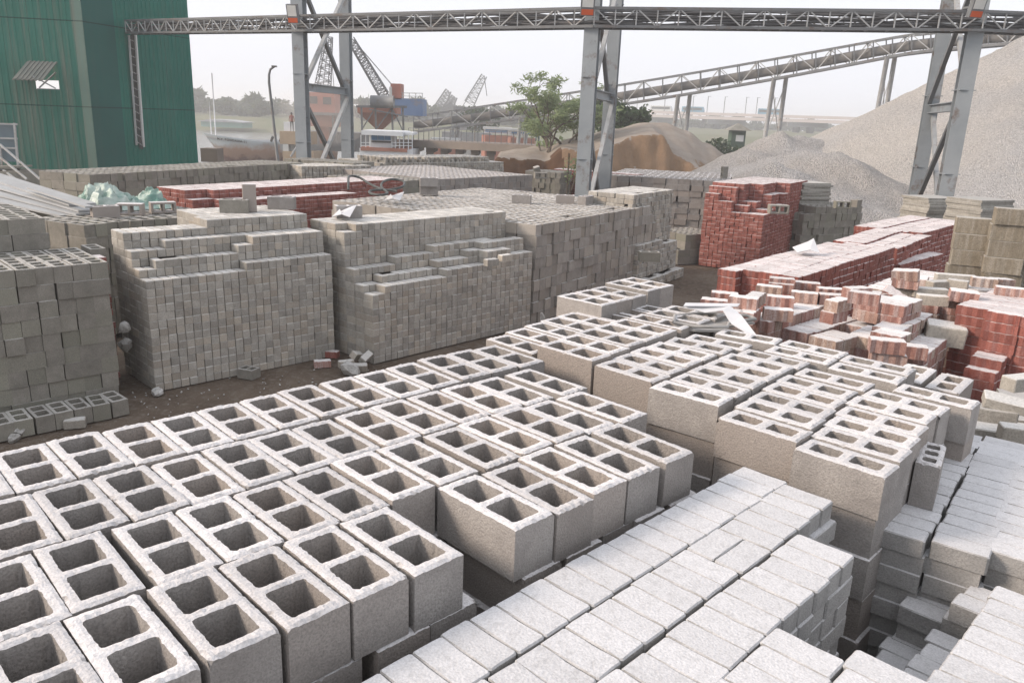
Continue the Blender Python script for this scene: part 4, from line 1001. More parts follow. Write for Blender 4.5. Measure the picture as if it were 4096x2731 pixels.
# green plastic sheet
m, t, bb = nodes('green_sheet_plastic', 0.35, 0.5); co, rnd, g = coords(t)
c_ = mixc(t, ramp(t, tex(t, co, 2.2, 3), .4, .62), (0.12, 0.25, 0.205), (0.46, 0.53, 0.48)); t.links.new(c_, bb.inputs['Base Color'])
bump(t, bb, tex(t, co, 14, 4, .6), .6, .05); M['tarp'] = m
pa, pb = at(205, 488, 1.72), at(408, 478, 1.72); dx_ = pb - pa; dy_ = Vector((-dx_.y, dx_.x, 0)).normalized() * 1.1
def tz(x, y):
    p = pa + dx_ * x + dy_ * (y - .05)
    env = max(0, 1 - ((x - .25) / .36) ** 2) * .24 + max(0, 1 - ((x - .85) / .16) ** 2) * .16 + .13
    env *= min(1, 6 * (x + .02), 6 * (1.02 - x)) * (1 - abs(2 * y - 1) ** 3)
    r = abs(nz(x * 7, y * 4, 1.0, 3)) * 1.5 + abs(nz(x * 17 + y * 6, y * 9, 1, 8)) * .8
    z = 1.72 + env * max(.25, 1.3 - r) + .03 * nz(x * 30, y * 20, 1, 5)
    return (p.x + .10 * nz(x * 9, y * 9, 1, 1), p.y + .10 * nz(x * 9, y * 9, 1, 2), max(1.73, z))
o = grid_obj('plastic_sheet', 0, 1, 0, 1, 80, 40, tz, M['tarp'])
o.modifiers.new('sub', 'SUBSURF').render_levels = 1
tag(o, 'crumpled green and white plastic sheet draped over the left blocks', 'tarpaulin')
# ------------------------------------------------------------------ heaps
def sandmat(name, cols, scale=1.2, bst=.35, cobble=0):
    m, t, b = nodes(name, 0.95, 0.08); co, rnd, g = coords(t)
    c = mixc(t, ramp(t, tex(t, co, scale, 5, .65), .35, .65), cols[0], cols[1])
    if len(cols) > 2: c = mixc(t, ramp(t, tex(t, co, scale * .35, 4, .6), .48, .62), c, cols[2])
    h = tex(t, co, 9, 4, .7)
    if cobble: c = mixc(t, math_(t, 'MULTIPLY', ramp(t, tex(t, co, .28, 5, .7), .5, .62), .55), c, cols[2] if len(cols) > 2 else cols[0])
    if cobble:
        v = N(t, 'ShaderNodeTexVoronoi'); v.inputs['Scale'].default_value = cobble; v.inputs['Randomness'].default_value = 1; t.links.new(co, v.inputs['Vector'])
        hs = N(t, 'ShaderNodeHueSaturation'); t.links.new(c, hs.inputs['Color'])
        sp_ = N(t, 'ShaderNodeSeparateXYZ'); t.links.new(v.outputs['Color'], sp_.inputs[0])
        t.links.new(math_(t, 'ADD', math_(t, 'MULTIPLY', sp_.outputs[0], .45), .77), hs.inputs['Value']); c = hs.outputs[0]
        h = math_(t, 'SUBTRACT', h, math_(t, 'MULTIPLY', v.outputs['Distance'], 1.6))
    t.links.new(c, b.inputs['Base Color']); bump(t, b, h, bst, .12 if cobble else .06); return m
M['crust'] = sandmat('dry_sand_crust', [(0.25, 0.21, 0.175), (0.31, 0.27, 0.23)], 1.0)
M['cut'] = sandmat('moist_sand_cut', [(0.205, 0.135, 0.082), (0.255, 0.168, 0.105)], 1.2, .8)
M['cutshade'] = sandmat('shaded_sand_cut', [(0.075, 0.038, 0.02), (0.12, 0.065, 0.034)], .9)  # cut sand darkened in its colour to paint the shadow at the left end
M['gravel'] = sandmat('white_gravel', [(0.58, 0.565, 0.55), (0.68, 0.665, 0.65), (0.68, 0.64, 0.59)], .16, .9, 24)
M['gravel2'] = sandmat('grey_gravel', [(0.50, 0.485, 0.47), (0.60, 0.58, 0.565), (0.52, 0.485, 0.45)], .3, .9, 18)
# sand: profile surveyed against the view (u, v of the crest) at about 46 m, the cut face nearer
YS = 48.0
def crestz(x, prof):
    pr = [(atY(u, v, YS).x, atY(u, v, YS).z) for u, v in prof]
    if x <= pr[0][0]: return pr[0][1]
    for (a, za), (b_, zb) in zip(pr, pr[1:]):
        if x <= b_: return za + (zb - za) * sst(x, a, b_)
    return pr[-1][1]
C1 = [(1120, 395), (1150, 352), (1190, 345), (1250, 338), (1330, 318), (1420, 297), (1500, 282), (1545, 284), (1590, 300), (1640, 330), (1690, 360), (1740, 400)]
EDGE = [(1120, 400), (1150, 352), (1200, 356), (1250, 362), (1290, 335), (1330, 345), (1380, 325), (1450, 308), (1492, 306), (1520, 350), (1560, 372), (1600, 400), (1740, 420)]
def sandz(x, y):
    u = 1176 + (x / YS) * FPX
    zc = max(0, crestz(x, C1)); ze = max(0, min(zc, crestz(x, EDGE)))
    yc = YS + 2.5; ye = 43.5 + 1.2 * nz(x, 0, .35, 4) + .5 * nz(x, 0, 1.1, 2)
    if y > yc: return max(-.2, zc - (y - yc) * .62)
    if y > ye:
        f = (y - ye) / (yc - ye); return ze + (zc - ze) * sst(f, 0, 1) + .05 * nz(x, y, 1.2)
    return max(-.2, ze - (ye - y) * (1.35 + .25 * nz(x, y, .8)) + .16 * nz(x, y, 1.5) + .08 * nz(x, y, 4))
xa, xb = atY(1112, 390, YS).x, atY(1760, 390, YS).x
e = empty('sand_heap', (3, YS, 0), 0, 'long brown sand heap with a dug-out face under a pale crust', 'sand heap')
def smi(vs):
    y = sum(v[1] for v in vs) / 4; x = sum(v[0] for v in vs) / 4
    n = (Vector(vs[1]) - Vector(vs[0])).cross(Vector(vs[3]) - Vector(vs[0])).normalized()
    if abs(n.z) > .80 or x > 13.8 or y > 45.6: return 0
    return 2 if x < 3.2 - .9 * nz(0, y, .5) - (vs[0][2]) * .5 else 1  # left end of the cut gets the painted-shade brown
o = local(grid_obj('sand_mass', xa, xb, 38, 56, 150, 110, sandz, None, smi, mats=[M['crust'], M['cut'], M['cutshade']]), e)
# gravel
def cone(x, y, cx, cy, h, sl, p=1.0): return h - math.hypot(x - cx, (y - cy)) * sl
g1 = atY(2540, 22, 45); g0 = atY(1870, 285, 46)
def ridge(x, y):
    z = cone(x, y, g1.x, g1.y, g1.z + .6, .58)
    z2 = cone(x, y, g1.x - 9, g1.y + 3, g1.z - 5.4, .52)
    z3 = cone(x, y, g1.x + 14, g1.y - 6, g1.z + 2.0, .55)
    k = 1.6; return math.log(math.exp(min(60, z * k)) + math.exp(min(60, z2 * k)) + math.exp(min(60, z3 * k)) + 1e-9) / k
def grav(x, y):
    z = ridge(x, y)
    an = math.atan2(y - g1.y, x - g1.x); rd = math.hypot(x - g1.x, y - g1.y)
    z += .45 * nz(an * 5, rd * .05, 1.0, 3) + .22 * nz(an * 16, rd * .08, 1.0, 9) + .30 * nz(x, y, .22, 7) + .16 * nz(x, y, .8, 1) + .05 * nz(x, y, 2.3, 3)
    return max(-.25, z)
tag(grid_obj('gravel_heap', 8, 75, 24, 76, 190, 150, grav, M['gravel']), 'huge pale gravel heap rising to the right edge', 'gravel heap')
GC = [(atY(1712, 340, 42), .55), (atY(1850, 335, 38), .5), (atY(1930, 350, 36), .48), (atY(1780, 375, 34), .5)]
gl = atY(1800, 284, 44); gm = atY(1945, 290, 47.5)
def grav2(x, y):
    k = 2.2; zs = []
    for q in range(5):
        f = q / 4; zs.append(cone(x, y, gl.x + (gm.x - gl.x) * f, gl.y + (gm.y - gl.y) * f, gl.z - .35 + (gm.z - gl.z) * f - .5 * math.sin(f * math.pi), .60))
    for q, sl in GC: zs.append(cone(x, y, q.x, q.y, q.z, sl))
    z = math.log(sum(math.exp(k * max(-20, v)) for v in zs)) / k
    return max(-.3, z + .25 * nz(x, y, .5, 3) + .12 * nz(x, y, 1.4, 1))
tag(grid_obj('gravel_heap', 4, 36, 27, 58, 140, 135, grav2, M['gravel2']), 'smaller grey gravel heap between the sand and the huge heap', 'gravel heap')
# broken concrete at the foot of the gravel
rs = random.Random(9)
def rubble_piece(p, s, lab, grp=None, name='rubble_piece', cat='rubble'):
    b = bmesh.new(); bmesh.ops.create_icosphere(b, subdivisions=2, radius=1); o_ = rs.random() * 50
    for v in b.verts:
        k = 1 + .45 * noise.noise(v.co * 1.3 + Vector((o_, 0, 0))); v.co = Vector((v.co.x * s[0], v.co.y * s[1], v.co.z * s[2])) * k
    me = bpy.data.meshes.new(name); b.to_mesh(me); b.free(); me.materials.append(M['stone'])
    o = bpy.data.objects.new(name, me); COL.objects.link(o); o.location = p; o.rotation_euler = (rs.random(), rs.random(), rs.random() * 6)
    return tag(o, lab, cat, grp)
for k in range(36):
    p = at(rs.uniform(1835, 1960), rs.uniform(512, 566), 0); p.z = rs.uniform(0, .22)
    rubble_piece(p, [rs.uniform(.08, .22) for _ in range(3)], 'pale broken concrete lump at the foot of the gravel heap', 'broken concrete lumps by the gravel')
for (u, v, s, lab) in ((45, 1000, .09, 'grey stone lump on the ground before the left row of blocks'), (32, 1012, .05, 'small flat stone beside the grey lump on the aisle'), (805, 858, .13, 'pale flat concrete lump below the heap of broken pavers'), (1240, 735, .11, 'rounded grey lump at the foot of the tan block stack'), (2030, 1058, .03, 'small crumb of concrete on the right brick stack'), (362, 905, .07, 'crumb pile at the corner of the left paver stack')):
    z = 1.885 if u == 2030 else 0
    p = at(u, v, z); p.z = z + s * .5; rubble_piece(p, (s * 1.3, s, s * .8), lab)
for k in range(110):
    u, v = rs.uniform(300, 900), rs.uniform(840, 960)
    p = at(u, v, 0)
    if 8.0 < p.y < 12.5: rubble_piece(Vector((p.x, p.y, 0.004)), [rs.uniform(.005, .014), rs.uniform(.006, .016), .006], 'small pale pebble lying on the brown aisle ground', 'pebbles on the aisle', 'pebble', 'pebble')
# rubble in the gap between the left stacks
for (u, v, z, s, lab) in ((286, 752, .85, .065, 'white broken plaster lump high in the gap between the left stacks'), (288, 792, .55, .075, 'white broken plaster lump lower in the gap between the left stacks')):
    p = at(u, v, z); rubble_piece(p, (s, s, s * 1.1), lab)

# ------------------------------------------------------------------ conveyor
cv = empty('conveyor', atY(1560, 290, 80), 0, 'long inclined truss conveyor climbing to the top of the gravel', 'conveyor')
def cline(u): # (u) -> bottom v, top v, distance
    f = (u - 950) / (2140 - 950)
    f2 = f if f < .95 else .95 + (f - .95) * .55; vb_ = 303 + (112 - 303) * f2 + 14 * math.sin(math.pi * min(1, max(0, f)))
    vt_ = 268 + (70 - 268) * f2 + 6 * math.sin(math.pi * min(1, max(0, f)))
    return vb_, vt_, 88 - 22 * f
us = [950 + 44 * k for k in range(36)]
bt, bb_, bd, bv, bg_ = MB(), MB(), MB(), MB(), MB(); wd = Vector((.35, 1.9, 0))
P_ = []
for u in us:
    vb_, vt_, Y = cline(u); P_.append((atY(u, vb_, Y), atY(u, vt_, Y)))
for k in range(len(P_) - 1):
    (b0, t0), (b1, t1) = P_[k], P_[k + 1]
    for s in (0, 1):
        o_ = wd * s
        bt.beam(t0 + o_, t1 + o_, .11, .11); bb_.beam(b0 + o_, b1 + o_, .16, .2)
        bv.beam(b0 + o_, t0 + o_, .08, .08)
        bd.beam((b0 if k % 2 else t0) + o_, (t1 if k % 2 else b1) + o_, .07, .07)
    bv.beam(t0, t0 + wd, .07, .07); bd.beam(t0, t1 + wd, .05, .05); bb_.beam(b0, b0 + wd, .12, .12)
    bm_ = b0 + (t0 - b0) * .42; bn_ = b1 + (t1 - b1) * .42
    bg_.tube([bm_ + wd * .3, bn_ + wd * .3], .40, 10)
for nm, q, mt in (('top_chord', bt, 'steeldark'), ('bottom_chord', bb_, 'steeldark'), ('diagonals', bd, 'galv'), ('posts', bv, 'steeldark'), ('belt_housing', bg_, 'belt')):
    if mt == 'belt' and 'belt' not in M: M['belt'] = plain('belt_housing', (0.10, 0.097, 0.092), (0.14, 0.135, 0.125), .8, .6)
    local(q.build(nm, M[mt]), cv)
for (u, u2, vg) in ((1558, 1585, 290), (1778, 1806, 300), (2038, 2056, 240), (1040, 1052, 325), (1196, 1210, 340)):
    vb_, vt_, Y = cline(u); b = MB(); dz_ = Vector((0, 0, -1))
    p, q = atY(u, vb_, Y), atY(u2, cline(u2)[0], Y + 1.9)
    g_ = -1.5; pf, qf = Vector((p.x - .35, p.y, g_)), Vector((q.x - .1, q.y, g_))
    b.tube([p, pf], .2, 8); b.tube([q, qf], .2, 8); h_ = p.z - g_
    b.beam(p + (pf - p) * .08, q + (qf - q) * .55, .07, .07); b.beam(q + (qf - q) * .08, p + (pf - p) * .55, .07, .07); b.beam(p + (pf - p) * .58, q + (qf - q) * .58, .08, .08)
    local(b.build('support_legs', M['galv']), cv)

# ------------------------------------------------------------------ bridge, hut
M['pinkconc'] = plain('bridge_concrete', (0.50, 0.44, 0.42), (0.44, 0.39, 0.37), .85, .1)
YB = 300
br = empty('road_bridge', atY(1700, 290, YB), 0, 'long pale concrete road bridge far behind the heaps', 'bridge')
A_, B_ = atY(1180, 290, YB + 40), atY(2400, 265, YB - 40)
b = MB(); zt_ = atY(1700, 270, YB).z; zb_ = atY(1700, 277, YB).z
A_.z = B_.z = (zt_ + zb_) / 2; b.beam(A_, B_, 12, zt_ - zb_); local(b.build('deck', M['pinkconc']), br)
b = MB(); b.beam(A_ + Vector((0, -5.8, 1.3)), B_ + Vector((0, -5.8, 1.3)), .3, 1.0); local(b.build('parapet', M['pinkconc']), br)
for u in (1380, 1570, 1745, 1930):
    f = (u - 1180) / 1220; p = A_ + (B_ - A_) * f; b = MB(); b.box((p.x, p.y, zb_ - .8), (14, 9, 1.6))
    for s in (-2.5, 2.5): b.tube([(p.x + s, p.y, zb_ - 1), (p.x + s, p.y, -4)], 1.3, 10)
    local(b.build('pier', M['steeldark']), br)
for u in (1478, 1520, 1590, 1660, 1695, 1735, 1785, 1810, 1850):
    f = (u - 1180) / 1220; p = A_ + (B_ - A_) * f; b = MB(); b.tube([(p.x, p.y - 5, p.z), (p.x, p.y - 5, p.z + 7.5)], .14, 5); b.beam((p.x, p.y - 5, p.z + 7.4), (p.x + 1.2, p.y - 4, p.z + 7.5), .15, .12); local(b.build('lamp_post', M['steeldark']), br)
M['bluebus'] = plain('blue_bus', (0.08, 0.25, 0.36), (0.1, 0.27, 0.38), .5, 1)
for u, lab in ((1664, 'small blue bus on the far bridge left of the conveyor legs'), (1845, 'small blue bus on the far bridge right of the conveyor legs'), (1585, 'pale lorry on the far bridge nearest the dark tree')):
    f = (u - 1180) / 1220; p = A_ + (B_ - A_) * f; e = empty('far_bus', (p.x, p.y - 3, zt_ + .1), math.atan2(B_.y - A_.y, B_.x - A_.x), lab, 'bus', 'vehicles on the far bridge')
    b = MB(); b.prism([(-4, .5), (4, .5), (4, 2.0), (3.6, 3.1), (-3.9, 3.1), (-4, 2)], -1.2, 1.2, T=Matrix.Rotation(R_(90), 4, 'X')); bb2 = b.build('body', M['bluebus'] if u != 1585 else M['whitewall'], e)
    b = MB(); b.box((0, -1.23, 2.3), (7, .05, .8)); b.build('window_band', M['dark'], bb2)
    for sx in (-2.6, 2.6):
        b = MB(); b.tube([(sx, -1.25, .5), (sx, 1.25, .5)], .5, 10); b.build('wheel', M['dark'], e)
YH = 66; p = atY(1690, 335, YH); z0 = -1; ztop = atY(1690, 287, YH).z; zev = atY(1690, 300, YH).z
e = empty('watch_hut', (p.x, YH, z0), 0, 'small hut on posts with a grey pyramid roof behind the gravel', 'hut')
w_ = atY(1712, 300, YH).x - atY(1668, 300, YH).x
b = MB(); h_ = zev - z0; ro = w_ * .6; b.add([(-ro, -ro, h_), (ro, -ro, h_), (ro, ro, h_), (-ro, ro, h_), (0, 0, ztop - z0 + .15)], [(0, 1, 4), (1, 2, 4), (2, 3, 4), (3, 0, 4), (3, 2, 1, 0)]); b.build('roof', M['plinth'], e)
M['hutwall'] = plain('hut_wall', (.05, .085, .06), (.07, .11, .08), .8, 1); b = MB(); b.box((0, 0, h_ - .65), (w_ * .72, w_ * .72, 1.3)); hw = b.build('wall', M['hutwall'], e)
for sx in (-1, 1):
    for sy in (-1, 1): b = MB(); b.box((sx * w_ * .36, sy * w_ * .36, (h_ - 1.3) / 2), (.14, .14, h_ - 1.3)); b.build('post', M['hutwall'], e)
b = MB(); b.box((.1, -w_ * .37, h_ - .6), (w_ * .4, .05, .5)); b.build('window', M['whitewall'], hw)

# ------------------------------------------------------------------ trees
def limb(b, p, d, L, r, rr, depth, tips, bend=.25):
    pts_ = [Vector(p)]; rs_ = [r]; d = Vector(d).normalized()
    for k in range(4):
        d = (d + Vector((rr.gauss(0, bend), rr.gauss(0, bend), rr.gauss(0, bend * .5) + .06))).normalized(); pts_.append(pts_[-1] + d * L / 4); rs_.append(r * (1 - .16 * (k + 1)))
    b.tube(pts_, rs_, 6)
    if depth == 0: tips.append(pts_[-1]); tips.append(pts_[-2]); return
    for k in range(3):
        nd = (d + Vector((rr.gauss(0, .6), rr.gauss(0, .6), rr.gauss(.1, .35)))).normalized(); limb(b, pts_[2 + (k % 3)] if k < 2 else pts_[-1], nd, L * .66, r * .5, rr, depth - 1, tips, bend)
def tree(name, p, h, r, lab, mat, seed, nleaf, size, lsh, asp, depth=2, low=.35, cr=.55):
    rr = random.Random(seed); e = empty(name, p, 0, lab, 'tree')
    b = MB(); tips = []; limb(b, (0, 0, 0), (rr.gauss(0, .08), rr.gauss(0, .08), 1), h * low, h * .022, rr, 0, []); 
    for k in range(5): limb(b, (0, 0, h * low * (.5 + .11 * k)), (math.cos(k * 1.3) * r / h * 1.6, math.sin(k * 1.3) * r / h * 1.6, .9), h * .38, h * .013, rr, depth - 1, tips)
    b.build('trunk', M['bark'], e)
    c = MB()
    for q in tips: leaves(c, q, (r * cr * rr.uniform(.35, .8), r * cr * rr.uniform(.35, .8), lsh * rr.uniform(.7, 1.2)), nleaf, size, rr, asp, .1)
    c.build('crown', mat, e); return e
def tp(u, v, Y, z=0): p = atY(u, v, Y); p.z = z; return p
tree('feathery_tree', tp(1258, 330, 47), 5.8, 1.3, 'pale feathery tree left of the middle column, tallest of its clump', M['leaf_pale'], 3, 40, .075, .34, 4.5, 3, .45)
tree('feathery_tree', tp(1302, 330, 48), 5.0, 1.6, 'pale feathery tree close beside the middle column', M['leaf_pale'], 8, 44, .075, .34, 4.5, 3, .4)
tree('broadleaf_tree', tp(1425, 290, 58), 5.2, 2.2, 'dark round leafy tree right of the middle column behind the sand', M['leaf_dark'], 5, 55, .2, .5, 1.8, 3, .35)
for k, (u, Y, h, lab) in enumerate(((1665, 62, 2.6, 'dark bush left of the small hut behind the heaps'), (1682, 64, 2.2, 'dark bush in front of the small hut'), (1300, 50, 3.0, 'low green bush between the feathery trees and the middle column'), (1090, 120, 5, 'green bush behind the jetty right of the conveyor foot'))):
    p = tp(u, 330, Y, 0); e = empty('green_bush', p, 0, lab, 'bush', 'bushes behind the heaps'); c = MB(); rr = random.Random(k)
    for q in range(6): leaves(c, (rr.gauss(0, h * .3), rr.gauss(0, h * .2), h * rr.uniform(.25, .8)), (h * .35, h * .3, h * .25), 130, h * .07, rr, 1.8)
    c.build('foliage', M['leaf_dark'] if k != 2 else M['leaf_pale'], e)
    b = MB(); b.tube([(0, 0, -.3), (0, 0, h * .5)], .08, 6); b.build('stem', M['bark'], e)
p = at(1345, 418, 1.5); e = empty('weed_plant', (p.x - .6, p.y, 0), 0, 'thin pale weed growing beside the foot of the middle column', 'plant'); c = MB(); rr = random.Random(2)
b = MB()
for q in range(7):
    a = rr.uniform(-.5, .5); b.tube([(0, 0, 0), (a * .3, 0, 1.2), (a, rr.gauss(0, .2), 2.4)], .012, 4); leaves(c, (a * .7, 0, 1.9), (.18, .15, .5), 40, .05, rr, 2)
b.build('stem', M['bark'], e); c.build('foliage', M['leaf_pale'], e)
# ------------------------------------------------------------------ riverside: ship, boats, cranes, hopper, jetty
def hullmat():
    m, t, b = nodes('rusty_blue_hull', .65, .3); co, rnd, g = coords(t); tc = N(t, 'ShaderNodeTexCoord')
    s = N(t, 'ShaderNodeSeparateXYZ'); t.links.new(tc.outputs['Object'], s.inputs[0])
    n1 = tex(t, co, .7, 5, .7); c = mixc(t, ramp(t, n1, .3, .7), (.40, .47, .50), (.48, .54, .56))
    hgt = math_(t, 'ADD', s.outputs[2], math_(t, 'MULTIPLY', n1, 2.2))
    c = mixc(t, math_(t, 'MULTIPLY', ramp(t, hgt, .75, -.1), .9), c, (.30, .15, .075)); c = mixc(t, ramp(t, hgt, -.7, -1.1), c, (.13, .045, .03))
    t.links.new(c, b.inputs['Base Color']); return m
M['hull'] = hullmat()
M['rust'] = plain('rusty_red_steel', (0.27, 0.11, 0.075), (0.36, 0.17, 0.12), .8, .5)
M['blue'] = plain('blue_container', (0.09, 0.16, 0.30), (0.12, 0.19, 0.33), .6, .5, rust=(.2, .17, .15), rustamt=.3)
M['redcab'] = plain('red_cabin', (0.36, 0.12, 0.08), (0.30, 0.11, 0.08), .7, .7)
M['white'] = plain('white_boat_paint', (0.72, 0.74, 0.76), (0.62, 0.65, 0.68), .5, 1)
M['bluepane'] = plain('blue_window', (0.08, 0.22, 0.42), (0.06, 0.17, 0.33), .3, 1)
M['ochre'] = plain('ochre_crates', (0.42, 0.32, 0.22), (0.34, 0.26, 0.18), .85, 1)
YV = 92.0
bow = atY(467, 306, YV); stern = atY(760, 345, YV + 7)
e = empty('cargo_ship', (bow.x, bow.y, -2.5), 0, 'rusty pale blue cargo ship moored bow first beside the green tower', 'ship')
d = Vector((stern.x - bow.x, stern.y - bow.y, 0)); Ls = d.length; d.normalize(); sdv = Vector((-d.y, d.x, 0)); dk = atY(590, 324, YV + 2).z; bz = bow.z
sec = []
for k in range(16):
    f = k / 15; wd_ = 3.2 * min(1, (f * 2.6) ** .6) + .06; zd = dk + (bz - dk) * max(0, 1 - f / .42) ** 1.4; zk = -3.2
    xx = f * Ls; fl = (1 - min(1, f * 3)) * 2.6
    c0 = Vector((bow.x, bow.y, 0)) + d * xx
    row = []
    for s, z in ((-1, zd), (-.93, zd - .5 * (zd + 2.5) * .8), (-.72, -2.4), (0, zk), (.72, -2.4), (.93, zd - .4 * (zd + 2.5)), (1, zd)):
        push = fl * (1 - (z - zk) / (zd - zk)); row.append(c0 + d * push + sdv * wd_ * s + Vector((0, 0, z)))
    sec.append(row)
b = MB(); n = 7
vs = [p for r in sec for p in r]; fs = [(i * n + j, i * n + j + 1, (i + 1) * n + j + 1, (i + 1) * n + j) for i in range(15) for j in range(n - 1)]
b.add(vs, fs, 0, True); hull = local(b.build('hull', M['hull']), e)
b = MB(); b.add([p for r in sec for p in (r[0] + Vector((0, 0, -.35)), r[-1] + Vector((0, 0, -.35)))], [(2 * i, 2 * i + 1, 2 * i + 3, 2 * i + 2) for i in range(15)]); local(b.build('deck', M['rust']), e)
b = MB(); b.tube([sec[0][0] + Vector((1.2, .5, -.3)), sec[0][0] + Vector((1.2, .5, 6.5))], .06, 6); b.tube([sec[0][0] + Vector((.7, .5, -.3)), sec[0][0] + Vector((.7, .5, 3.4))], .05, 6); local(b.build('mast', M['white']), e)
b = MB()
for k in (7, 8, 9): b.tube([sec[k][0] + Vector((0, 0, .1)), sec[k][0] + Vector((.3, -.3, .6))], .16, 6)
local(b.build('bollard', M['dark']), e)
tp_ = atY(617, 350, sec[9][1].y - .2); b = MB(); pts_ = [tp_ + Vector((math.cos(a) * .42, -.1, math.sin(a) * .42)) for a in [k * math.pi / 8 for k in range(17)]]; b.tube(pts_, .16, 8, caps=False); local(b.build('fender_tyre', M['dark']), e)
fc = bpy.data.curves.new('ship_name', 'FONT'); fc.body = 'M.V. BOGDADIA-11'; fc.size = .62; fc.extrude = .01; fc.offset = .025; fc.space_character = 1.12
to = bpy.data.objects.new('ship_name', fc); COL.objects.link(to); fc.materials.append(M['dark'])
ta, tb_ = atY(496, 312, YV), atY(566, 324, YV)
def hullpt(u, v, off=.12):
    best = None
    dr = ray(u, v).normalized()
    for i in range(15):
        for j in range(3):
            A_, B_, C_, D_ = sec[i][j], sec[i][j + 1], sec[i + 1][j + 1], sec[i + 1][j]
            for T in ((A_, B_, C_), (A_, C_, D_)):
                nn = (T[1] - T[0]).cross(T[2] - T[0])
                if abs(nn.dot(dr)) < 1e-9: continue
                k = (T[0] - CAMP).dot(nn) / dr.dot(nn); P = CAMP + dr * k
                ok = all(((T[(q + 1) % 3] - T[q]).cross(P - T[q])).dot(nn) >= -1e-6 for q in range(3))
                if ok and (best is None or k < best): best = k
    return CAMP + dr * ((best or 92) - off)
h0, h1_ = hullpt(499, 321), hullpt(566, 329); print('hull text', h0, h1_, zz if 0 else ''); xx = (h1_ - h0).normalized(); hz_ = hullpt(500, 312); zz = (hz_ - h0); zz = (zz - xx * zz.dot(xx)).normalized(); yy = xx.cross(zz)
mt_ = Matrix((xx, zz, xx.cross(zz))).transposed().to_4x4(); mt_.translation = h0; to.matrix_world = mt_
bpy.context.view_layer.update(); wtxt = to.dimensions.x; to.matrix_world = mt_ @ Matrix.Scale((h1_ - h0).length / max(.1, wtxt), 4)
me = bpy.data.meshes.new_from_object(to.evaluated_get(bpy.context.evaluated_depsgraph_get())); mw = to.matrix_world.copy(); bpy.data.objects.remove(to)
to = bpy.data.objects.new('ship_name', me); COL.objects.link(to); to.parent = e; to.matrix_parent_inverse = Matrix.Translation(e.location).inverted(); to.matrix_basis = mw
# wheelhouse barge with ochre load
def boxpx(u0, u1, v0, v1, Y, dep):
    a, c = atY(u0, v1, Y), atY(u1, v0, Y); return ((a.x + c.x) / 2, Y + dep / 2, (a.z + c.z) / 2), (abs(c.x - a.x), dep, abs(c.z - a.z))
def pxbuild(name, mat, par, *boxes):
    b = MB()
    for q in boxes: b.box(*boxpx(*q))
    return local(b.build(name, mat), par)
e = empty('deck_house', atY(665, 350, 70), 0, 'ochre deck house with a white cabin behind the lamp pole', 'deck house')
pxbuild('load', M['ochre'], e, (643, 708, 304, 331, 70, 3)); pxbuild('cabin', M['white'], e, (652, 690, 282, 302, 71, 2)); pxbuild('lower_wall', M['whitewall'], e, (650, 662, 331, 352, 70, 2), (668, 700, 330, 356, 70.5, 2)); pxbuild('base', M['ochre'], e, (650, 720, 350, 372, 69.8, 3))
b = MB(); b.tube([atY(668, 360, 69.4), atY(684, 334, 69.4), atY(700, 345, 69.4)], .1, 6); local(b.build('davit', M['galv']), e)
# orange grab crane shrouded in dust
e = empty('grab_crane', atY(745, 300, 78), 0, 'faded orange crane with a lattice boom rising behind the left column', 'crane')
cb_ = pxbuild('cab', M['redcab'], e, (708, 768, 214, 262, 78, 3)); pxbuild('window', M['dark'], cb_, (712, 728, 222, 238, 77.9, .2), (742, 760, 224, 240, 77.9, .2)); pxbuild('walkway', M['steeldark'], e, (702, 776, 260, 264, 77.2, 1)); pxbuild('ladder', M['steeldark'], e, (764, 766, 264, 330, 77.4, .2), (771, 773, 264, 330, 77.4, .2), *[(766, 771, 268 + 8 * q, 270 + 8 * q, 77.4, .2) for q in range(8)]); pxbuild('lower_body', M['rust'], e, (708, 772, 262, 290, 78, 3), (735, 755, 288, 330, 78.5, 2)); pxbuild('base', M['steeldark'], e, (700, 830, 306, 345, 79, 4))
def boom(name, p, q, w0, w1, par, mat, n=14):
    b = MB(); dd = (q - p).normalized(); sx = dd.cross(Vector((0, 1, 0))).normalized(); sy = sx.cross(dd).normalized()
    cr_ = lambda f, a, c: p + (q - p) * f + (sx * a + sy * c) * (w0 + (w1 - w0) * f) / 2
    for a in (-1, 1):
        for c in (-1, 1): b.beam(cr_(0, a, c), cr_(1, a, c), w1 * .14, w1 * .14)
    for k in range(n):
        f0, f1 = k / n, (k + 1) / n; s = 1 if k % 2 else -1
        for c in (-1, 1): b.beam(cr_(f0, -s, c), cr_(f1, s, c), w1 * .09, w1 * .09); b.beam(cr_(f0, c, -s), cr_(f1, c, s), w1 * .09, w1 * .09); b.beam(cr_(f0, -1, c), cr_(f0, 1, c), w1 * .08, w1 * .08)
    return local(b.build(name, mat), par)
boom('boom', atY(740, 212, 79), atY(756, 84, 79), 1.35, .55, e, M['steeldark'])
b = MB(); b.tube([atY(756, 84, 79), atY(742, 200, 79.5)], .03, 4); b.tube([atY(758, 84, 79), atY(768, 214, 79.5)], .03, 4); local(b.build('stay_cable', M['cable']), e)
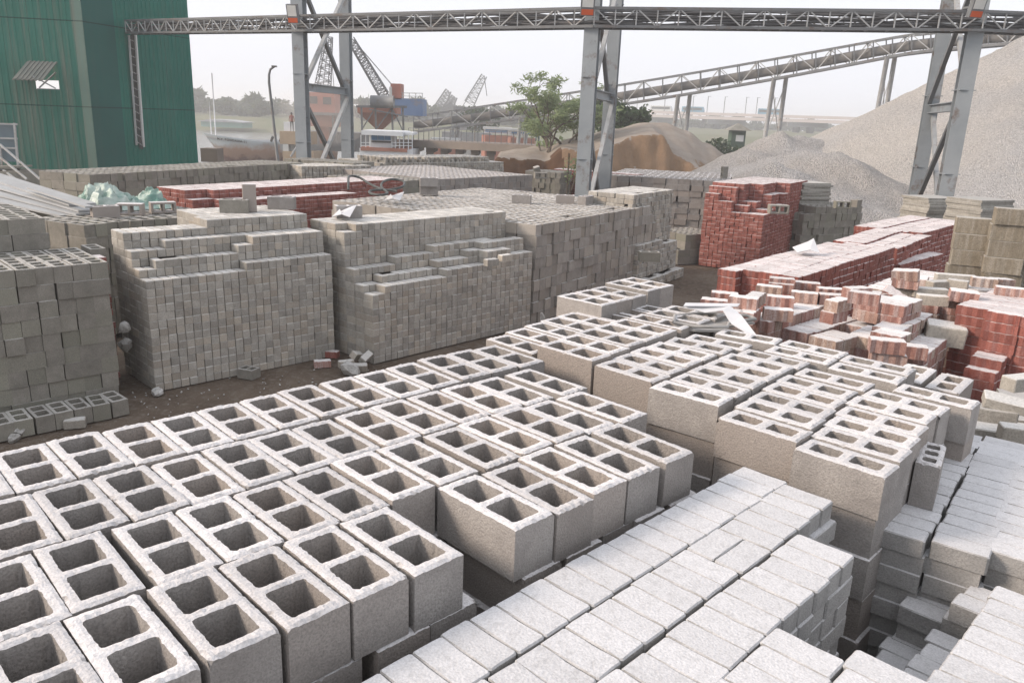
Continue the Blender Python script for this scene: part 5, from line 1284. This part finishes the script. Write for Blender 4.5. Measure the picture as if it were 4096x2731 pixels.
# hopper and blue container with red operator cabin
e = empty('loading_hopper', atY(865, 300, 74), 0, 'rusty red loading hopper with a grey drum on top', 'hopper')
c0 = atY(865, 246, 74); b = MB()
tw = atY(912, 246, 74).x - atY(822, 246, 74).x; zt2, zb2 = atY(865, 244, 74).z, atY(865, 298, 74).z
for (z, s), (z2, s2) in (((zt2, 1), (zt2 - .6, 1)), ((zt2 - .6, 1), (zb2, .16))):
    A_ = [Vector((c0.x + sx * tw / 2 * s, 75.5 + sy * tw / 2.6 * s, z)) for sx, sy in ((-1, -1), (1, -1), (1, 1), (-1, 1))]; B_ = [Vector((c0.x + sx * tw / 2 * s2, 75.5 + sy * tw / 2.6 * s2, z2)) for sx, sy in ((-1, -1), (1, -1), (1, 1), (-1, 1))]
    b.add(A_ + B_, [(k, (k + 1) % 4, 4 + (k + 1) % 4, 4 + k) for k in range(4)])
local(b.build('funnel', M['rust']), e)
b = MB(); b.tube([atY(852, 234, 73), atY(905, 235, 73)], .55, 14); local(b.build('drum', M['steeldark']), e)
b = MB(); b.beam(atY(818, 245, 73.5), atY(935, 246, 73.5), .2, .2); b.beam(atY(850, 252, 73.4), atY(935, 268, 73.4), 1.0, .1)
for u in (830, 862, 900, 925): b.beam(atY(u, 246, 73.6), atY(u + 3, 330, 73.6), .16, .16)
b.beam(atY(830, 300, 73.6), atY(862, 248, 73.6), .1, .1); b.beam(atY(862, 300, 73.6), atY(900, 248, 73.6), .1, .1); b.beam(atY(925, 300, 73.6), atY(900, 248, 73.6), .1, .1)
local(b.build('frame', M['steeldark']), e)
e = empty('crane_house', atY(937, 262, 82), 0, 'blue container house with a red operator cabin and long boom', 'crane')
pxbuild('container', M['blue'], e, (886, 971, 228, 264, 82, 3.5)); cb_ = pxbuild('cabin', M['redcab'], e, (897, 921, 193, 228, 82, 2)); pxbuild('cabin_window', M['whitewall'], cb_, (894, 900, 200, 222, 81.9, .3))
b = MB()
for u in (925, 940, 955, 970): b.beam(atY(u, 214, 82), atY(u, 229, 82), .06, .06)
b.beam(atY(922, 214, 82), atY(971, 215, 82), .06, .06); b.beam(atY(922, 221, 82), atY(971, 222, 82), .05, .05); local(b.build('railing', M['galv']), e)
boom('boom', atY(884, 222, 81), atY(806, 92, 78), .9, .6, e, M['steeldark'], 20)
b = MB(); b.tube([atY(897, 193, 82), atY(806, 86, 78)], .025, 4); b.tube([atY(899, 193, 82), atY(812, 92, 78)], .025, 4); local(b.build('stay_cable', M['cable']), e)
# white passenger boat
e = empty('passenger_boat', atY(885, 350, 62), 0, 'small white passenger boat with blue windows and railings', 'boat')
pxbuild('hull', M['white'], e, (826, 948, 345, 357, 62, 4)); pxbuild('deck', M['rust'], e, (828, 935, 342, 346, 61.9, 4)); pxbuild('roof', M['white'], e, (830, 925, 303, 310, 61.6, 4.4), (925, 948, 305, 310, 62, 3)); cb_ = pxbuild('cabin', M['white'], e, (852, 898, 310, 343, 62.3, 3))
for u0 in (853, 868, 883): pxbuild('window', M['bluepane'], cb_, (u0, u0 + 14, 311, 322, 62.2, .12))
pxbuild('name_strip', M['dark'], cb_, (853, 898, 325, 327, 62.2, .12))
for grp, (va, vb2) in (((829, 840, 850), (829, 852)), ((900, 908, 918, 927, 938, 947), (898, 947))):
    b = MB()
    for u in grp: b.beam(atY(u, 310, 62), atY(u, 344, 62), .06, .06)
    for v in (328, 335): b.beam(atY(va, v, 62), atY(vb2, v, 62), .05, .05)
    local(b.build('railing', M['white']), e)
# jetty
M['jetty'] = plain('jetty_concrete', (0.22, 0.185, 0.155), (0.16, 0.135, 0.115), .9, .6, bst=.3)
e = empty('river_jetty', atY(1080, 345, 66), 0, 'low brown concrete jetty on piles along the river', 'jetty')
b = MB(); A_, B_ = atY(945, 328, 68), atY(1262, 343, 60); b.beam(A_, B_, 4, .55); local(b.build('deck', M['jetty']), e)
for k in range(9):
    p = A_ + (B_ - A_) * ((k + .5) / 9); b = MB(); b.box((p.x, p.y - 1.5, (p.z - 4) / 2), (.55, .55, p.z + 4)); b.box((p.x, p.y, p.z - .45), (.6, 3.6, .4)); local(b.build('pile', M['jetty']), e)
b = MB()
for k in range(26): p = A_ + (B_ - A_) * (k / 25); b.beam(p + Vector((0, -1.8, .2)), p + Vector((0, -1.8, 1.2)), .05, .05)
b.beam(A_ + Vector((0, -1.8, 1.2)), B_ + Vector((0, -1.8, 1.2)), .05, .05); local(b.build('railing', M['steeldark']), e)
for (u0, u1, v0, v1, Y, lab, mt) in ((1105, 1182, 293, 312, 95, 'white and blue cargo boat moored behind the jetty, nearer the crane', 'white'), (1165, 1232, 297, 318, 88, 'white launch moored behind the jetty, nearer the feathery trees', 'white'), (985, 1060, 318, 330, 84, 'rusty red barge lying behind the jetty railing', 'rust')):
    e = empty('river_boat', atY(u0, v1, Y), 0, lab, 'boat', 'boats moored behind the jetty')
    p, q = atY(u0, v1, Y), atY(u1, v1, Y); L_ = q.x - p.x; b = MB(); zt3 = atY(u0, (v0 + v1) / 2, Y).z; c_ = (p + q) / 2
    b.prism([(-L_ / 2, 0), (-L_ * .38, -1.4), (L_ * .42, -1.4), (L_ / 2, -.6), (L_ / 2, .6), (L_ * .42, 1.4), (-L_ * .38, 1.4)], -2.9, zt3 - .4, T=Matrix.Translation((c_.x, c_.y + 1.5, 0))); local(b.build('hull', M['rust']), e)
    cb_ = pxbuild('cabin', M[mt], e, (u0 + 6, u1 - 10, v0 + 4, (v0 + v1) / 2 + 4, Y + .6, 2.2)); pxbuild('roof', M['whitewall'], e, (u0 + 4, u1 - 6, v0 + 1, v0 + 4, Y + .4, 2.6)); pxbuild('window_band', M['bluepane'], cb_, (u0 + 10, u1 - 16, v0 + 6, v0 + 10, Y + .5, .2))
for (p, q, Y, lab) in (((1078, 238), (1112, 174), 150, 'pale lattice crane boom leaning right behind the conveyor'), ((1008, 250), (1030, 208), 260, 'far small crane boom, leftmost of the hazy pair'), ((1028, 250), (1044, 222), 260, 'far small crane boom, rightmost of the hazy pair'), ((1020, 262), (1040, 240), 230, 'faint low boom under the hazy pair of cranes')):
    e = empty('river_crane', atY(p[0], 300, Y), 0, lab, 'crane', 'far cranes on the river'); s = Y / 150
    bm2 = boom('boom', atY(*p, Y), atY(*q, Y), 1.8 * s, 1.0 * s, e, M['galv'] if Y == 150 else M['steeldark'], 12)
    b = MB(); a = atY(*q, Y); b.tube([a, a + Vector((.6, 0, -3.5 * s))], .06 * s, 4); b.tube([a, atY(p[0] - 14, p[1] + 4, Y)], .05 * s, 4); local(b.build('hoist_rope', M['cable']), bm2)
    c_ = atY(p[0] - 4, p[1] + 8, Y); b = MB(); b.box((c_.x, c_.y + 1, c_.z - 2 * s), (5 * s, 4, 4 * s)); b.box((c_.x, c_.y + 1, (c_.z - 4 * s - 2.5) / 2 - .5), (9 * s, 5, max(.5, c_.z - 4 * s + 2.5))); local(b.build('body', M['steeldark']), e)
# lamp pole
p = atY(640, 358, 50); q = atY(618, 190, 50)
e = empty('lamp_pole', p, 0, 'thin leaning lamp pole with a curved tip left of the left column', 'lamp pole')
b = MB(); b.tube([Vector((p.x, p.y, -.5)), q, atY(618, 172, 50), atY(621, 160, 50), atY(631, 153, 50)], [.1, .08, .075, .07, .06], 8); local(b.build('pole', M['steeldark']), e)
b = MB(); a = atY(630, 153, 50); b.box((a.x, a.y, a.z), (.3, .16, .09)); local(b.build('lamp_head', M['steeldark']), e)
# concrete kerb walls and low fence behind the tower
pxw = empty('river_wall', atY(475, 362, 46), 0, 'dark low wall of blocks behind the green tower', 'wall')
pxbuild('masonry', M['jetty'], pxw, (462, 498, 342, 372, 46, 1))
# people (far, on the jetty and the deck house)
def person(p, h, rz, lab, top_c, leg_c, arm=0):
    e = empty('person', p, rz, lab, 'person')
    J = [(0, 0, .53), (0, 0, .66), (0, .01, .80), (0, 0, .865), (0, -.01, .93), (0, -.005, .985), (.055, 0, .51), (.06, -.01, .28), (.06, .01, .04), (.065, -.06, .015), (-.055, 0, .51), (-.06, .01, .28), (-.065, .03, .04), (-.065, -.04, .015),
         (.10, 0, .81), (.13, .01, .64), (.125, -.05, .50), (-.10, 0, .81), (-.13, .01, .64), (-.12, -.06 - .1 * arm, .50 + .12 * arm)]
    E_ = [(0, 1), (1, 2), (2, 3), (3, 4), (4, 5), (0, 6), (6, 7), (7, 8), (8, 9), (0, 10), (10, 11), (11, 12), (12, 13), (2, 14), (14, 15), (15, 16), (2, 17), (17, 18), (18, 19)]
    rad = [.075, .07, .08, .033, .05, .042, .05, .036, .025, .02, .05, .036, .025, .02, .035, .027, .02, .035, .027, .02]
    me = bpy.data.meshes.new('body'); me.from_pydata([(x * h, y * h, z * h) for x, y, z in J], E_, [])
    o = bpy.data.objects.new('body', me); COL.objects.link(o); o.parent = e
    sk = o.modifiers.new('skin', 'SKIN'); o.modifiers.new('sub', 'SUBSURF').levels = 1
    for v, r in zip(me.skin_vertices[0].data, rad): v.radius = (r * h, r * h * .8)
    me.skin_vertices[0].data[0].use_root = True
    m, t, bb = nodes('clothes', .9, .1); g = N(t, 'ShaderNodeTexCoord'); s = N(t, 'ShaderNodeSeparateXYZ'); t.links.new(g.outputs['Object'], s.inputs[0])
    c = mixc(t, ramp(t, s.outputs[2], .52 * h, .53 * h), leg_c, top_c); c = mixc(t, ramp(t, s.outputs[2], .855 * h, .86 * h), c, (.22, .12, .075)); t.links.new(c, bb.inputs['Base Color']); me.materials.append(m)
    b = MB(); b.tube([(0, .005 * h, .925 * h), (0, .008 * h, .96 * h), (0, .005 * h, 1.0 * h)], [.062 * h, .06 * h, .03 * h], 10); b.build('hair', M['dark'], e)
p = atY(1234, 325, 58); person(p, 1.68, R_(200), 'person in blue standing on the jetty by the feathery trees', (.06, .15, .24), (.05, .10, .12), 1)
p = atY(671, 303, 70.4); person(p, 1.6, R_(10), 'person in a reddish top standing on the ochre deck house', (.3, .14, .12), (.12, .12, .12))
# ------------------------------------------------------------------ hose, torn pan, scraps
M['hose'] = plain('black_hose', (0.06, 0.065, 0.065), (0.10, 0.105, 0.10), .55, 4)
def hosepts(uv, z): return [at(u, v, zz) for (u, v), zz in zip(uv, z)]
raw = [(800, 436), (800, 420), (803, 405), (825, 408), (850, 423), (880, 436), (905, 434), (926, 428), (926, 416), (900, 412), (880, 418), (876, 430), (890, 444), (870, 448), (850, 444), (852, 438), (880, 436), (915, 440)]
zs_ = [1.98, 2.1, 2.16, 2.12, 2.02, 2.0, 2.02, 2.06, 2.1, 2.12, 2.1, 2.04, 2.0, 1.99, 1.99, 2.0, 2.02, 2.0]
cpts = hosepts(raw, zs_); sm = []
for i in range(len(cpts) - 1):
    p0, p1, p2, p3 = cpts[max(0, i - 1)], cpts[i], cpts[i + 1], cpts[min(len(cpts) - 1, i + 2)]
    for k in range(6):
        f = k / 6; sm.append(.5 * ((2 * p1) + (p2 - p0) * f + (2 * p0 - 5 * p1 + 4 * p2 - p3) * f * f + (3 * p1 - p0 - 3 * p2 + p3) * f ** 3))
b = MB(); b.tube(sm, .024, 8); tag(b.build('rubber_hose', M['hose']), 'black rubber hose looped over the left red stack', 'hose')
c = at(1634, 752, 2.17); e = empty('torn_pan', c, R_(20), 'torn plastic tray lying crushed on the hollow blocks', 'tray')
M['trayd'] = plain('dirty_tray', (0.30, 0.29, 0.27), (0.42, 0.40, 0.38), .6, 6); M['trayw'] = plain('pale_tray', (0.66, 0.66, 0.67), (0.55, 0.55, 0.56), .5, 4)
b = MB(); pl = [(-.30, -.02), (-.22, -.14), (-.02, -.20), (.06, -.10), (.30, -.05), (.30, .05), (.05, .17), (-.20, .14)]
b.prism(pl, .02, .032); pt = [Vector((x, y, .055)) for x, y in pl] + [Vector((*pl[0], .055))]; b.tube(pt, .012, 6); b.build('pan', M['trayd'], e)
b = MB(); b.add([(-.12, .16, .11), (-.02, .06, .09), (.06, -.02, .12), (.05, -.14, .06), (.09, -.33, .02), (.12, -.32, .025), (.15, -.10, .10), (.16, .05, .13), (0, .14, .12)], [(0, 1, 8), (1, 2, 7, 8), (2, 3, 6, 7), (3, 4, 5, 6)])
o = b.build('torn_strip', M['trayw'], e); o.modifiers.new('s', 'SOLIDIFY').thickness = .006
b = MB(); b.add([(-.14, .14, .12), (.2, .02, .13), (.24, .05, .14), (-.1, .18, .13)], [(0, 1, 2, 3)]); o = b.build('rim_piece', M['trayw'], e); o.modifiers.new('s', 'SOLIDIFY').thickness = .006
for k, (u, v, z, sz, lab) in enumerate(((1850, 578, 1.9, .14, 'bent pale sheet scrap standing on the long red rows'), (905, 460, 1.8, .18, 'bent pale metal scrap beside the loose blocks at the middle'), (790, 497, 1.95, .16, 'pale flat scrap lying behind the stepped paver stack'))):
    p = at(u, v, z); b = MB(); r_ = random.Random(k); b.add([(-sz, -.1, 0), (0, -.15, .05), (.05, .1, .12), (-sz * .9, .15, .03), (sz * .8, -.2, .02), (sz, .15, .16), (-sz * .3, -.05, sz * .7)], [(0, 1, 2, 3), (1, 4, 5, 2), (0, 1, 6)])
    o = b.build('sheet_scrap', M['trayw']); o.location = p; o.modifiers.new('s', 'SOLIDIFY').thickness = .01; tag(o, lab, 'scrap', 'sheet scraps on the stacks')
p = at(1610, 662, 0); rr = random.Random(6)
b = MB()
for k in range(40):
    a = rr.uniform(0, 6.28); q = Vector((p.x - 1.2 + rr.gauss(0, .35), p.y + rr.gauss(0, .35), .03)); b.beam(q, q + Vector((math.cos(a) * .18, math.sin(a) * .18, rr.uniform(0, .08))), .02, .012)
tag(b.build('litter_heap', M['bark']), 'small heap of dry litter on the aisle ground beyond the right pile', 'litter', kind='stuff')

# ------------------------------------------------------------------ dust and haze
def volume(name, dens, col, ani=.2):
    m = bpy.data.materials.new(name); m.use_nodes = True; t = m.node_tree; t.nodes.clear()
    o_ = t.nodes.new('ShaderNodeOutputMaterial'); v = t.nodes.new('ShaderNodeVolumePrincipled'); v.inputs['Density'].default_value = dens; v.inputs['Color'].default_value = (*col, 1); v.inputs['Anisotropy'].default_value = ani
    t.links.new(v.outputs[0], o_.inputs['Volume']); return m
b = MB(); b.box((100, 480, 6.5), (1500, 1060, 24)); hz = tag(b.build('haze', volume('haze_air', 0.0017, (0.985, 0.99, 1.0))), 'pale haze filling the air over yard and river', 'haze', kind='stuff')
b = bmesh.new(); bmesh.ops.create_icosphere(b, subdivisions=3, radius=1)
for v in b.verts: v.co *= 1 + .35 * noise.noise(v.co * 1.4)
me = bpy.data.meshes.new('dust_cloud'); b.to_mesh(me); b.free(); me.materials.append(volume('dust_air', 0.07, (0.95, 0.90, 0.85)))
o = bpy.data.objects.new('dust_cloud', me); COL.objects.link(o); o.location = atY(752, 262, 75.5); o.scale = (4.2, 2.0, 2.8); tag(o, 'dust cloud drifting round the orange crane', 'dust', kind='stuff')
